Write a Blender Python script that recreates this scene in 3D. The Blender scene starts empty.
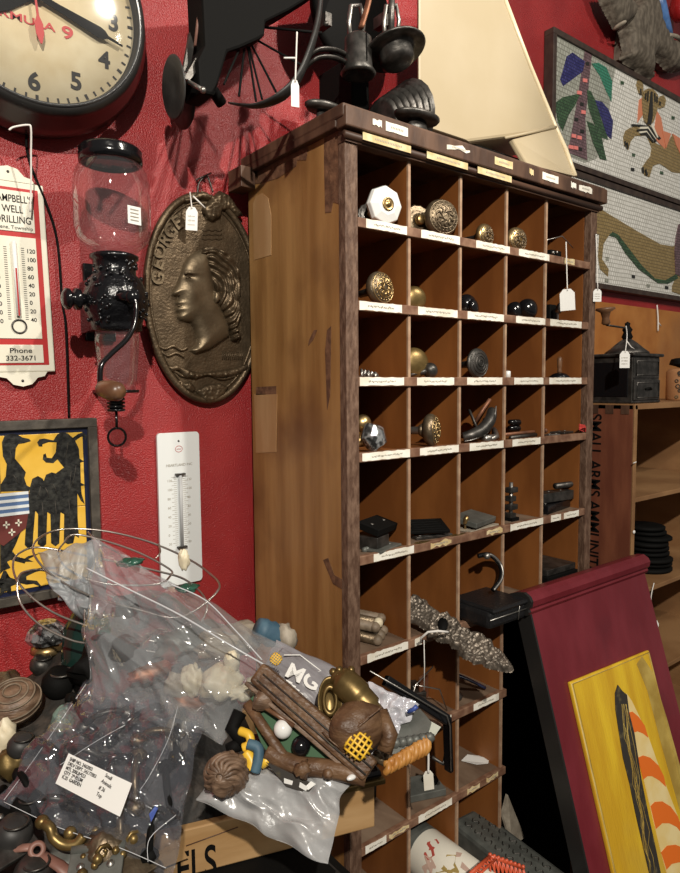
import bpy, math, random
from mathutils import Vector, Matrix, noise
from mathutils.geometry import tessellate_polygon
V = Vector
sc = bpy.context.scene
COL = sc.collection
random.seed(7)
PI = math.pi

# ------------------------------------------------------------------ camera
F, PITCH, YAW, ROLL = 655.6274, .077, .6619, .0082
CAM = V((0, 0, 1.2))
_fw = V((math.sin(YAW)*math.cos(PITCH), math.cos(YAW)*math.cos(PITCH), -math.sin(PITCH)))
_r = V((math.cos(YAW), -math.sin(YAW), 0)); _u = _r.cross(_fw)
_R = _r*math.cos(ROLL) - _u*math.sin(ROLL); _U = _r*math.sin(ROLL) + _u*math.cos(ROLL)
cd = bpy.data.cameras.new('camera'); cam = bpy.data.objects.new('camera', cd); COL.objects.link(cam)
cd.sensor_fit = 'VERTICAL'; cd.sensor_height = 24; cd.lens = 24*F/873; cd.clip_start = .01
cam.matrix_world = Matrix(((_R.x, _U.x, -_fw.x, CAM.x), (_R.y, _U.y, -_fw.y, CAM.y), (_R.z, _U.z, -_fw.z, CAM.z), (0, 0, 0, 1)))
sc.camera = cam
# ------------------------------------------------------------------ world, lamps, exposure
w = bpy.data.worlds.new('world'); sc.world = w; w.use_nodes = True
w.node_tree.nodes['Background'].inputs[0].default_value = (.9, .84, .78, 1)
w.node_tree.nodes['Background'].inputs[1].default_value = .10
def spot(name, loc, aim, power, size, angle, blend=.5, col=(1, .93, .82)):
    l = bpy.data.lights.new(name, 'SPOT'); l.energy = power; l.shadow_soft_size = size; l.spot_size = math.radians(angle); l.spot_blend = blend; l.color = col
    o = bpy.data.objects.new(name, l); COL.objects.link(o); o.location = loc
    o.rotation_euler = (V(aim)-V(loc)).to_track_quat('-Z', 'Y').to_euler(); return o
spot('track_spot_main', (-.55, -1.15, 2.45), (.6, .8, 1.1), 175, .025, 85)
spot('track_spot_glare', (1.15, -.8, 2.74), (.40, .98, 1.65), 90, .03, 42)
spot('fill_spot_right', (1.3, -.9, 2.6), (1.6, .8, 1.3), 34, .03, 70)  # added weak fill light for the right side
sc.view_settings.view_transform = 'Standard'; sc.view_settings.look = 'None'; sc.view_settings.gamma = 1
sc.view_settings.exposure = .58; sc.view_settings.use_curve_mapping = False

# ------------------------------------------------------------------ pixel ray helpers (points on real planes)
def ray(px, py): return _fw + _R*((px-340)/F) + _U*((436.5-py)/F)
def _on(px, py, ax, v):
    d = ray(px, py); return CAM + d*((v-CAM[ax])/d[ax])
def Y(px, py, v): return _on(px, py, 1, v)
def X(px, py, v): return _on(px, py, 0, v)
def Z(px, py, v): return _on(px, py, 2, v)
def D(px, py, d): return CAM + ray(px, py)*d

# ------------------------------------------------------------------ mesh builder
class MB:
    def __init__(s, M=None): s.v = []; s.f = []; s.M = M
    def add(s, vs, fs, smooth=False, mi=0):
        b = len(s.v)
        s.v += [(s.M @ V(p)) if s.M else V(p) for p in vs]
        s.f += [([b+i for i in f], smooth, mi) for f in fs]; return s
    def box(s, a, b, mi=0):
        x0, y0, z0 = a; x1, y1, z1 = b
        return s.add([(x0,y0,z0),(x1,y0,z0),(x1,y1,z0),(x0,y1,z0),(x0,y0,z1),(x1,y0,z1),(x1,y1,z1),(x0,y1,z1)],
              [(0,3,2,1),(4,5,6,7),(0,1,5,4),(1,2,6,5),(2,3,7,6),(3,0,4,7)], False, mi)
    def obox(s, c, u, v_, w_, mi=0):      # centre and three half-axis vectors
        c, u, v_, w_ = V(c), V(u), V(v_), V(w_)
        p = [c-u-v_-w_, c+u-v_-w_, c+u+v_-w_, c-u+v_-w_, c-u-v_+w_, c+u-v_+w_, c+u+v_+w_, c-u+v_+w_]
        return s.add(p, [(0,3,2,1),(4,5,6,7),(0,1,5,4),(1,2,6,5),(2,3,7,6),(3,0,4,7)], False, mi)
    def bar(s, a, b, w, h, n=(0, -1, 0), mi=0):
        a, b = V(a), V(b); d = b-a; n = V(n); t = d.cross(n).normalized(); m = t.cross(d).normalized()
        return s.obox((a+b)/2, d/2, t*(w/2), m*(h/2), mi)
    def tube(s, pts, r, n=8, closed=False, mi=0, flat=1.0):
        pts = [V(p) for p in pts]; N = len(pts)
        rs = r if isinstance(r, (list, tuple)) else [r]*N
        vs = []; fs = []; up = None
        for i in range(N):
            if closed: t = pts[(i+1) % N]-pts[i-1]
            else: t = pts[min(i+1, N-1)]-pts[max(i-1, 0)]
            t = t.normalized() if t.length > 1e-9 else V((0, 0, 1))
            if up is None:
                up = V((0, 0, 1)) if abs(t.z) < .9 else V((1, 0, 0))
            a = t.cross(up)
            if a.length < 1e-6: a = t.orthogonal()
            a.normalize(); b = a.cross(t).normalized(); up = b
            for k in range(n):
                q = 2*PI*k/n; vs.append(pts[i]+(a*math.cos(q)+b*math.sin(q)*flat)*rs[i])
        for i in range(N if closed else N-1):
            j = (i+1) % N
            for k in range(n): fs.append((i*n+k, i*n+(k+1) % n, j*n+(k+1) % n, j*n+k))
        if not closed: fs += [tuple(range(n-1, -1, -1)), tuple((N-1)*n+k for k in range(n))]
        return s.add(vs, fs, True, mi)
    def lathe(s, prof, o=(0, 0, 0), ax=(0, 0, 1), n=28, mi=0, flute=None, scale=(1, 1), smooth=True, caps=True):
        o, ax = V(o), V(ax).normalized(); a = ax.orthogonal().normalized()
        if abs(ax.z) > .9999: a = V((1, 0, 0))
        elif abs(ax.z) < .99: a = ax.cross(V((0, 0, 1))).normalized()
        b = ax.cross(a); vs = []; fs = []
        for i, (r, h) in enumerate(prof):
            for k in range(n):
                q = 2*PI*k/n; rr = r*(1+(flute[1]*math.cos(q*flute[0]) if flute else 0))
                vs.append(o+ax*h+a*(math.cos(q)*rr*scale[0])+b*(math.sin(q)*rr*scale[1]))
        m = len(prof)
        for i in range(m-1):
            for k in range(n): fs.append((i*n+k, i*n+(k+1) % n, (i+1)*n+(k+1) % n, (i+1)*n+k))
        if caps and prof[0][0] > 1e-6: fs.append(tuple(range(n-1, -1, -1)))
        if caps and prof[-1][0] > 1e-6: fs.append(tuple((m-1)*n+k for k in range(n)))
        return s.add(vs, fs, smooth, mi)
    def cyl(s, a, b, r, n=20, mi=0, r2=None):
        a, b = V(a), V(b); L = (b-a).length
        return s.lathe([(r, 0), (r if r2 is None else r2, L)], a, b-a, n, mi, smooth=False) if n < 10 else s.lathe([(0, 0), (r, 0), (r if r2 is None else r2, L), (0, L)], a, b-a, n, mi)
    def ball(s, c, r, n=20, mi=0, sc_=(1, 1, 1), amp=0, freq=30, seed=0):
        c = V(c); vs = []; fs = []; m = n//2
        for i in range(m+1):
            p = PI*i/m
            for k in range(n):
                q = 2*PI*k/n; d = V((math.sin(p)*math.cos(q), math.sin(p)*math.sin(q), math.cos(p)))
                rr = r*(1+(amp*noise.noise(d*freq*.1+V((seed, seed*1.7, 0))) if amp else 0))
                vs.append(c+V((d.x*rr*sc_[0], d.y*rr*sc_[1], d.z*rr*sc_[2])))
        for i in range(m):
            for k in range(n): fs.append((i*n+k, (i+1)*n+k, (i+1)*n+(k+1) % n, i*n+(k+1) % n))
        return s.add(vs, fs, True, mi)
    def prism(s, pts, off, mi=0):          # pts: planar 3D outline (front); off: extrusion vector to the back
        pts = [V(p) for p in pts]; off = V(off); n = len(pts)
        tris = tessellate_polygon([pts]); nn = V((0, 0, 0))
        for i in range(n): nn += pts[i].cross(pts[(i+1) % n])
        fr = []
        for t in tris:
            t = list(t); g = (pts[t[1]]-pts[t[0]]).cross(pts[t[2]]-pts[t[0]])
            if g.dot(-off) < 0: t.reverse()
            fr.append(tuple(t))
        bk = [tuple(n+i for i in reversed(t)) for t in fr]
        sd = []
        for i in range(n):
            j = (i+1) % n
            sd.append((i, j, n+j, n+i) if nn.dot(off) > 0 else (j, i, n+i, n+j))
        return s.add(pts+[p+off for p in pts], fr+bk+sd, False, mi)
    def text(s, t, size, o, ux, uz, depth=.0006, mi=0, align='LEFT', bold=0, squash=1.0):
        c = bpy.data.curves.new('t', 'FONT'); c.body = t; c.size = size; c.align_x = align; c.offset = bold*size
        c.extrude = 0; ob = bpy.data.objects.new('t', c); COL.objects.link(ob)
        dg = bpy.context.evaluated_depsgraph_get(); me = bpy.data.meshes.new_from_object(ob.evaluated_get(dg))
        ux, uz = V(ux).normalized(), V(uz).normalized(); n = ux.cross(uz); o = V(o)
        vs = [o+ux*(p.co.x*squash)+uz*p.co.y+n*depth for p in me.vertices]; fs = [tuple(p.vertices) for p in me.polygons]
        # side walls so that lettering has thickness
        ed = {}
        for f in fs:
            for i in range(len(f)):
                e = (f[i], f[(i+1) % len(f)]); ed[e] = ed.get(e, 0)+1
        nv = len(vs); back = [p-n*depth for p in vs]
        sd = [(b, a, a+nv, b+nv) for (a, b) in ed if (b, a) not in ed]
        s.add(vs+back, fs+sd, False, mi)
        COL.objects.unlink(ob); bpy.data.objects.remove(ob); bpy.data.curves.remove(c); bpy.data.meshes.remove(me)
        return s
    def sheet(s, fn, nu, nv, mi=0, smooth=True, close=False):
        vs = [fn(i/nu, j/nv) for j in range(nv+1) for i in range(nu+1)]
        fs = [(j*(nu+1)+i, j*(nu+1)+i+1, (j+1)*(nu+1)+i+1, (j+1)*(nu+1)+i) for j in range(nv) for i in range(nu)]
        return s.add(vs, fs, smooth, mi)
    def relief(s, poly, to3, H, w, step, n, fn=None, mi=0):
        """raised carving: poly in 2D; to3 maps 2D to the base surface; height grows with distance from the outline"""
        xs = [p[0] for p in poly]; ys = [p[1] for p in poly]; x0, x1, y0, y1 = min(xs), max(xs), min(ys), max(ys)
        nx = int((x1-x0)/step)+1; ny = int((y1-y0)/step)+1; idx = {}; vs = []; n = V(n); N = len(poly)
        def inside(x, y):
            c = False; j = N-1
            for i in range(N):
                a, b = poly[i], poly[j]
                if (a[1] > y) != (b[1] > y) and x < (b[0]-a[0])*(y-a[1])/(b[1]-a[1])+a[0]: c = not c
                j = i
            return c
        def dist(x, y):
            m = 1e9
            for i in range(N):
                ax, ay = poly[i]; bx, by = poly[(i+1) % N]; dx, dy = bx-ax, by-ay
                t = max(0, min(1, ((x-ax)*dx+(y-ay)*dy)/(dx*dx+dy*dy+1e-12)))
                m = min(m, (x-ax-t*dx)**2+(y-ay-t*dy)**2)
            return math.sqrt(m)
        for j in range(-1, ny+2):
            for i in range(-1, nx+2):
                x, y = x0+i*step, y0+j*step; d = dist(x, y); ins = inside(x, y)
                if not ins and d > step*1.5: continue
                if ins:
                    k = min(1, d/w); h = H*math.sqrt(max(0, 1-(1-k)**2))+.0004
                    if fn: h += fn(x, y, d, h)
                else: h = -.0012
                idx[(i, j)] = len(vs); vs.append(V(to3(x, y))+n*h)
        fs = []
        for (i, j) in idx:
            q = [(i, j), (i+1, j), (i+1, j+1), (i, j+1)]
            if all(k in idx for k in q):
                f = [idx[k] for k in q]; g = (vs[f[1]]-vs[f[0]]).cross(vs[f[2]]-vs[f[0]])
                fs.append(tuple(f) if g.dot(n) > 0 else tuple(reversed(f)))
        return s.add(vs, fs, True, mi)

def setm(o, mats):
    for m in (mats if isinstance(mats, (list, tuple)) else [mats]): o.data.materials.append(m)
def part(name, mb, mat, parent=None, bevel=0, label=None, origin=None):
    """link one mesh object; world-space builder coordinates become local to the parent's place"""
    base = V((0, 0, 0)); p = parent
    while p is not None: base = base + p.location; p = p.parent
    if parent is None:
        if origin is None:
            zs = min(v.z for v in mb.v); n = len(mb.v); origin = V((sum(v.x for v in mb.v)/n, sum(v.y for v in mb.v)/n, zs))
        base = V(origin)
    me = bpy.data.meshes.new(name); me.from_pydata([v-base for v in mb.v], [], [f[0] for f in mb.f])
    me.polygons.foreach_set('use_smooth', [f[1] for f in mb.f]); me.polygons.foreach_set('material_index', [f[2] for f in mb.f])
    me.validate(); me.update()
    o = bpy.data.objects.new(name, me); COL.objects.link(o); setm(o, mat)
    if parent is None: o.location = base
    else: o.parent = parent
    if bevel:
        b = o.modifiers.new('bevel', 'BEVEL'); b.width = bevel; b.segments = 2; b.limit_method = 'ANGLE'; b.angle_limit = .7
    if label: o['label'] = label
    return o
def thing(name, label, cat, loc=(0, 0, 0), group=None):
    o = bpy.data.objects.new(name, None); COL.objects.link(o); o.location = loc; o.empty_display_size = .02
    o['label'] = label; o['category'] = cat
    if group: o['group'] = group
    return o
def single(name, mb, mat, label, cat, group=None, kind=None, bevel=0):
    o = part(name, mb, mat, None, bevel); o['label'] = label; o['category'] = cat
    if group: o['group'] = group
    if kind: o['kind'] = kind
    return o
def struct(name, mb, mat): o = part(name, mb, mat, None, origin=(0, 0, 0)); o['kind'] = 'structure'; return o
def copy_tree(o, parent=None):
    c = o.copy(); COL.objects.link(c); c.parent = parent
    for ch in list(o.children): copy_tree(ch, c)
    return c
def curve(pts, n=8, closed=False):
    pts = [V(p) for p in pts]; out = []; N = len(pts)
    for i in range(N if closed else N-1):
        p = [pts[(i+k-1) % N] if closed else pts[max(0, min(N-1, i+k-1))] for k in range(4)]
        for j in range(n):
            t = j/n
            out.append(.5*((2*p[1])+(-p[0]+p[2])*t+(2*p[0]-5*p[1]+4*p[2]-p[3])*t*t+(-p[0]+3*p[1]-3*p[2]+p[3])*t**3))
    if not closed: out.append(pts[-1])
    return out
def crop(ox, oy, s): return lambda x, y: (ox+x/s, oy+y/s)

# ------------------------------------------------------------------ materials
def mat(name, c, rough=.5, metal=0, c2=None, scale=30, lo=.4, hi=.65, bump=0, bscale=None, grain=None, spec=.5, coat=0, c3=None):
    m = bpy.data.materials.new(name); m.use_nodes = True; nt = m.node_tree; N = nt.nodes; L = nt.links; b = N['Principled BSDF']
    b.inputs['Base Color'].default_value = (*c, 1); b.inputs['Roughness'].default_value = rough; b.inputs['Metallic'].default_value = metal
    b.inputs['Specular IOR Level'].default_value = spec; b.inputs['Coat Weight'].default_value = coat; b.inputs['Coat Roughness'].default_value = .15
    tc = N.new('ShaderNodeTexCoord'); mp = N.new('ShaderNodeMapping'); L.new(tc.outputs['Object'], mp.inputs['Vector'])
    if grain: mp.inputs['Scale'].default_value = grain
    if c2:
        no = N.new('ShaderNodeTexNoise'); no.inputs['Scale'].default_value = scale; no.inputs['Detail'].default_value = 6; L.new(mp.outputs[0], no.inputs['Vector'])
        cr = N.new('ShaderNodeValToRGB'); L.new(no.outputs[0], cr.inputs[0]); cr.color_ramp.elements[0].position = lo; cr.color_ramp.elements[1].position = hi
        cr.color_ramp.elements[0].color = (*c, 1); cr.color_ramp.elements[1].color = (*c2, 1)
        if c3:
            n3 = N.new('ShaderNodeTexNoise'); n3.inputs['Scale'].default_value = scale*.23; n3.inputs['Detail'].default_value = 4; L.new(tc.outputs['Object'], n3.inputs['Vector'])
            r3 = N.new('ShaderNodeValToRGB'); r3.color_ramp.elements[0].position = .5; r3.color_ramp.elements[1].position = .72; L.new(n3.outputs[0], r3.inputs[0])
            mx = N.new('ShaderNodeMix'); mx.data_type = 'RGBA'; L.new(r3.outputs[0], mx.inputs[0]); L.new(cr.outputs[0], mx.inputs[6]); mx.inputs[7].default_value = (*c3, 1)
            L.new(mx.outputs[2], b.inputs['Base Color'])
        else: L.new(cr.outputs[0], b.inputs['Base Color'])
    if bump:
        nb = N.new('ShaderNodeTexNoise'); nb.inputs['Scale'].default_value = bscale or scale*2; nb.inputs['Detail'].default_value = 4; L.new(mp.outputs[0], nb.inputs['Vector'])
        bp = N.new('ShaderNodeBump'); bp.inputs['Strength'].default_value = bump; bp.inputs['Distance'].default_value = .002; L.new(nb.outputs[0], bp.inputs['Height']); L.new(bp.outputs[0], b.inputs['Normal'])
    return m
def film(name, tint=(.93, .94, .95), haze=.10, gloss=.22, rough=.16, bump=.6, bs=60, hz=(.8, .82, .85)):
    m = bpy.data.materials.new(name); m.use_nodes = True; nt = m.node_tree; N = nt.nodes; L = nt.links
    for n in list(N): N.remove(n)
    out = N.new('ShaderNodeOutputMaterial'); tr = N.new('ShaderNodeBsdfTransparent'); tr.inputs[0].default_value = (*tint, 1)
    df = N.new('ShaderNodeBsdfDiffuse'); df.inputs[0].default_value = (*hz, 1); gl = N.new('ShaderNodeBsdfGlossy'); gl.inputs['Roughness'].default_value = rough
    lw = N.new('ShaderNodeLayerWeight'); lw.inputs[0].default_value = .35
    ma = N.new('ShaderNodeMath'); ma.operation = 'MULTIPLY_ADD'; ma.inputs[1].default_value = .38; ma.inputs[2].default_value = gloss; ma.use_clamp = True; L.new(lw.outputs['Facing'], ma.inputs[0])
    tc = N.new('ShaderNodeTexCoord'); nb = N.new('ShaderNodeTexNoise'); nb.inputs['Scale'].default_value = bs; nb.inputs['Detail'].default_value = 3; L.new(tc.outputs['Object'], nb.inputs['Vector'])
    bp = N.new('ShaderNodeBump'); bp.inputs['Strength'].default_value = bump; bp.inputs['Distance'].default_value = .004; L.new(nb.outputs[0], bp.inputs['Height'])
    L.new(bp.outputs[0], gl.inputs['Normal']); L.new(bp.outputs[0], lw.inputs['Normal'])
    m1 = N.new('ShaderNodeMixShader'); m1.inputs[0].default_value = haze; L.new(tr.outputs[0], m1.inputs[1]); L.new(df.outputs[0], m1.inputs[2])
    m2 = N.new('ShaderNodeMixShader'); L.new(ma.outputs[0], m2.inputs[0]); L.new(m1.outputs[0], m2.inputs[1]); L.new(gl.outputs[0], m2.inputs[2])
    L.new(m2.outputs[0], out.inputs['Surface']); return m
M = {}
M['wall'] = mat('red_wall_paint', (.27, .018, .020), .36, c2=(.34, .026, .027), scale=9, bump=.9, bscale=420)
M['floor'] = mat('dark_floor', (.02, .016, .013), .6, c2=(.04, .03, .022), scale=8)
M['side'] = mat('cabinet_side_wood', (.24, .115, .034), .5, c2=(.38, .205, .072), scale=22, grain=(1.5, 1.5, .14), bump=.3, lo=.35, hi=.7, c3=(.13, .055, .018))
M['dark'] = mat('dark_cabinet_wood', (.055, .026, .015), .55, c2=(.12, .062, .036), scale=40, grain=(1, 1, .3), bump=.4)
M['darkh'] = mat('dark_molding_wood', (.05, .024, .014), .5, c2=(.10, .05, .03), scale=30, grain=(.2, 1, 1.2), bump=.35)
M['post'] = mat('worn_post_wood', (.085, .042, .024), .65, c2=(.17, .10, .065), scale=150, grain=(1, 1, .35), bump=.8)
M['inner'] = mat('cubby_wood', (.17, .055, .012), .5, c2=(.26, .092, .022), scale=14, grain=(1, 1, .3), bump=.15)
M['shelf'] = mat('dusty_shelf_wood', (.13, .08, .05), .7, c2=(.22, .15, .10), scale=25, grain=(1, .4, 1))
M['strip'] = mat('worn_shelf_edge', (.15, .07, .04), .6, c2=(.28, .16, .10), scale=45, bump=.2)
M['edge'] = mat('divider_edge_wood', (.32, .19, .12), .6, c2=(.42, .28, .18), scale=60)
M['paper'] = mat('old_white_paper', (.80, .76, .66), .8, c2=(.88, .86, .78), scale=60, c3=(.62, .55, .42))
M['paper2'] = mat('yellowed_paper', (.60, .45, .22), .8, c2=(.74, .62, .38), scale=70)
M['white'] = mat('white_card', (.80, .79, .76), .7)
M['castblack'] = mat('cast_black_enamel', (.005, .005, .006), .18, bump=1, bscale=110)
M['tubegrey'] = mat('tube_grey', (.42, .43, .44), .4)
M['darkiron'] = mat('dark_blued_iron', (.028, .027, .026), .5, .2, c2=(.05, .048, .045), scale=50)
M['dusty'] = mat('dusty_wood', (.13, .095, .062), .6, c2=(.24, .18, .125), scale=60)
M['string'] = mat('white_string', (.75, .72, .68), .8)
M['ink'] = mat('pencil_ink', (.012, .011, .010), .8)
M['grayink'] = mat('faded_ink', (.33, .30, .25), .8)
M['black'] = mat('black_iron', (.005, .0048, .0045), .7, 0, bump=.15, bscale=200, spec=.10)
M['gloss'] = mat('glossy_black_paint', (.006, .006, .007), .16, 0, bump=.25, bscale=90)
M['iron'] = mat('grey_iron', (.06, .057, .052), .42, .8, c2=(.13, .12, .11), scale=60, bump=.3)
M['steel'] = mat('dull_steel', (.32, .31, .29), .38, .9, c2=(.42, .40, .37), scale=50)
M['wire'] = mat('tin_wire', (.50, .46, .42), .3, .95)
M['brass'] = mat('aged_brass', (.36, .24, .10), .34, .9, c2=(.55, .40, .20), scale=50, bump=.15)
M['bronze'] = mat('dark_bronze', (.13, .095, .06), .4, .75, c2=(.22, .17, .11), scale=70, bump=.35, bscale=260)
M['plaque'] = mat('cast_bronze', (.085, .06, .035), .42, .7, c2=(.14, .10, .06), scale=35, bump=.5, bscale=240)
M['gold'] = mat('antique_gold', (.15, .10, .035), .38, .7, c2=(.27, .185, .07), scale=40, bump=.2)
M['porcelain'] = mat('white_porcelain', (.80, .80, .78), .15, coat=.5)
M['cream'] = mat('cream_enamel', (.44, .36, .23), .5, c2=(.48, .40, .27), scale=6)
M['dial'] = mat('aged_clock_dial', (.70, .58, .36), .5, c2=(.80, .70, .48), scale=28, lo=.3, hi=.6, c3=(.48, .36, .18))
M['blackplastic'] = mat('black_bakelite', (.02, .019, .018), .3)
M['redink'] = mat('red_paint', (.45, .02, .02), .5)
M['ivory'] = mat('ivory_tin_paint', (.74, .70, .57), .4, c2=(.80, .77, .66), scale=12)
M['enamel'] = mat('white_enamel', (.72, .75, .75), .3)
M['copper'] = mat('copper_rust', (.30, .13, .07), .5, .5, c2=(.17, .075, .045), scale=60)
M['woodknob'] = mat('turned_wood', (.17, .085, .042), .35, c2=(.09, .04, .02), scale=50)
M['yellow'] = mat('yellow_tile_glaze', (.72, .42, .045), .3, c2=(.80, .50, .08), scale=20, coat=.3)
M['blackglaze'] = mat('black_tile_glaze', (.012, .012, .012), .3, c2=(.04, .04, .035), scale=120, bump=.5)
M['navy'] = mat('navy_glaze', (.010, .014, .040), .35)
M['shieldblue'] = mat('shield_blue', (.10, .17, .33), .3)
M['maroon'] = mat('shield_maroon', (.14, .035, .03), .4)
M['greyframe'] = mat('grey_brown_frame', (.045, .038, .030), .6, c2=(.08, .068, .054), scale=60, bump=.4)
M['purple'] = mat('burgundy_paint', (.14, .014, .021), .33, c2=(.19, .024, .034), scale=14, grain=(1, 1, .3), bump=.4, bscale=60, c3=(.07, .014, .022))
M['ypaint'] = mat('brushed_yellow_paint', (.62, .36, .02), .42, c2=(.78, .52, .03), scale=11, grain=(2.5, 1, .35), bump=.4, bscale=120, c3=(.40, .27, .08))
M['olive'] = mat('olive_gold_paint', (.38, .25, .05), .4, c2=(.55, .40, .10), scale=20)
M['orange'] = mat('orange_paint', (.80, .17, .02), .45)
M['pcream'] = mat('cream_yellow_paint', (.80, .60, .24), .45, c2=(.84, .68, .34), scale=30)
M['char'] = mat('charcoal_paint', (.035, .03, .025), .6, c2=(.12, .10, .05), scale=60, lo=.55, hi=.7)
M['crate'] = mat('crate_pine', (.38, .22, .09), .55, c2=(.48, .30, .14), scale=20, grain=(.25, 1, 2), bump=.25)
M['crate2'] = mat('shelf_pine', (.24, .12, .048), .6, c2=(.34, .185, .08), scale=16, grain=(.4, .4, 1), c3=(.16, .075, .03))
M['crateside'] = mat('stained_crate_side', (.14, .042, .022), .5, c2=(.21, .07, .035), scale=30, grain=(1, 1, .2), bump=.3)
M['panel'] = mat('amber_plywood', (.36, .13, .025), .45, c2=(.46, .19, .045), scale=12, c3=(.28, .13, .05))
M['bark'] = mat('carved_bark', (.075, .060, .044), .75, c2=(.15, .125, .095), scale=90, grain=(1, 1, .5), bump=1, bscale=120)
M['felt'] = mat('green_felt_paint', (.03, .09, .035), .6)
M['brownres'] = mat('brown_resin', (.085, .042, .020), .48, c2=(.16, .088, .043), scale=50, grain=(1, 1, 2), bump=.8, bscale=130)
M['hair'] = mat('brown_hair_resin', (.10, .058, .034), .5, c2=(.22, .14, .09), scale=60, grain=(1, 1, 3), bump=.6)
M['yel'] = mat('bright_yellow_resin', (.78, .48, .04), .4)
M['bluec'] = mat('slate_blue_cloth', (.035, .085, .13), .6, c2=(.07, .14, .19), scale=50)
M['bluep'] = mat('blue_paint', (.05, .12, .30), .35, c2=(.10, .22, .5), scale=30)
M['redglass'] = mat('red_glass', (.4, .02, .02), .12, coat=.6)
M['greeng'] = mat('green_glaze', (.012, .05, .032), .2, c2=(.03, .10, .07), scale=30)
M['bottle'] = mat('dark_green_bottle', (.008, .025, .02), .12)
M['bone'] = mat('cream_resin', (.62, .54, .38), .5, c2=(.72, .66, .50), scale=40, bump=.4)
M['stone'] = mat('stone_resin', (.26, .22, .17), .6, c2=(.38, .33, .26), scale=60, bump=.5)
M['orangeres'] = mat('amber_carving', (.36, .14, .025), .45, c2=(.50, .24, .06), scale=60)
M['pink'] = mat('pinkish_copper_paint', (.26, .13, .10), .5, c2=(.18, .08, .06), scale=40)
M['bluebag'] = mat('blue_corner_and_glint', (.05, .09, .32), .4)
M['redplastic'] = mat('red_orange_plastic', (.62, .10, .04), .35)
M['slate'] = mat('slate_metal', (.10, .105, .095), .5, .3, c2=(.15, .155, .14), scale=40, bump=.4)
M['leather'] = mat('black_leather', (.012, .012, .013), .33, bump=.7, bscale=160)
M['leopard'] = mat('brown_spot_base', (.40, .20, .09), .6)
M['film1'] = film('clear_bag_film', haze=.06, gloss=.065, rough=.085, bump=.8, bs=38, hz=(.62, .65, .75))
M['film2'] = film('cloudy_bag_film', haze=.17, gloss=.085, rough=.11, bump=.75, bs=32, hz=(.66, .68, .70))
M['film4'] = film('dull_frosted_film', haze=.80, gloss=.02, rough=.35, bump=.5, bs=50, hz=(.27, .285, .30))
M['film3'] = film('frosted_bag_film', haze=.50, gloss=.12, rough=.28, bump=.8, bs=50, hz=(.62, .62, .62))
def glass(name, gloss=.06, tint=(.97, .97, .97), rough=.02):
    return film(name, tint=tint, haze=.02, gloss=gloss, rough=rough, bump=.02, bs=5)
M['glass'] = glass('clear_glass')
def mosaic_mat(name, c1, c2, grout, sz=.0075):
    m = bpy.data.materials.new(name); m.use_nodes = True; nt = m.node_tree; N = nt.nodes; L = nt.links; b = N['Principled BSDF']
    tc = N.new('ShaderNodeTexCoord'); sx = N.new('ShaderNodeSeparateXYZ'); cx = N.new('ShaderNodeCombineXYZ'); L.new(tc.outputs['Object'], sx.inputs[0]); L.new(sx.outputs['X'], cx.inputs['X']); L.new(sx.outputs['Z'], cx.inputs['Y'])
    no = N.new('ShaderNodeTexNoise'); no.inputs['Scale'].default_value = 12; L.new(cx.outputs[0], no.inputs['Vector'])
    vm = N.new('ShaderNodeVectorMath'); vm.operation = 'MULTIPLY_ADD'; L.new(no.outputs[1], vm.inputs[0]); vm.inputs[1].default_value = (.006, .006, 0); L.new(cx.outputs[0], vm.inputs[2])
    br = N.new('ShaderNodeTexBrick'); L.new(vm.outputs[0], br.inputs['Vector']); br.inputs['Color1'].default_value = (*c1, 1); br.inputs['Color2'].default_value = (*c2, 1); br.inputs['Mortar'].default_value = (*grout, 1)
    br.inputs['Scale'].default_value = 1; br.inputs['Mortar Size'].default_value = sz*.11; br.inputs['Brick Width'].default_value = sz; br.inputs['Row Height'].default_value = sz
    L.new(br.outputs[0], b.inputs['Base Color']); b.inputs['Roughness'].default_value = .3
    bp = N.new('ShaderNodeBump'); bp.inputs['Strength'].default_value = .5; bp.inputs['Distance'].default_value = .001; bp.invert = True; L.new(br.outputs['Fac'], bp.inputs['Height']); L.new(bp.outputs[0], b.inputs['Normal'])
    return m
M['mwhite'] = mosaic_mat('white_mosaic', (.66, .65, .60), (.80, .79, .74), (.42, .41, .37), .011)
M['mtan'] = mosaic_mat('tan_mosaic', (.26, .18, .07), (.33, .235, .10), (.15, .11, .05), .009)
M['mgreen'] = mosaic_mat('green_mosaic', (.03, .07, .035), (.06, .13, .06), (.02, .03, .02))
M['mteal'] = mosaic_mat('teal_mosaic', (.03, .20, .13), (.05, .26, .17), (.02, .08, .05))
M['mblue'] = mosaic_mat('indigo_mosaic', (.02, .02, .12), (.05, .05, .2), (.01, .01, .04))
M['mmauve'] = mosaic_mat('mauve_mosaic', (.12, .07, .08), (.20, .12, .14), (.06, .04, .04))
M['mgrey'] = mosaic_mat('grey_mosaic', (.30, .31, .26), (.40, .41, .36), (.2, .2, .17), .011)
M['mpink'] = mat('pink_tile', (.75, .22, .2), .25)
M['mblack'] = mat('black_tile', (.02, .02, .018), .3)
M['msalmon'] = mat('salmon_tile', (.62, .22, .12), .35)
M['frame'] = mat('dark_frame_wood', (.035, .022, .018), .5, c2=(.06, .04, .03), scale=40)

# ------------------------------------------------------------------ the setting
WY = 1.0
struct('wall_back', MB().box((-2.2, WY, 0), (3.6, WY+.12, 3.1)), M['wall'])
struct('floor', MB().box((-2.2, -2.6, -.05), (3.6, WY+.12, 0)), M['floor'])
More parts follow.
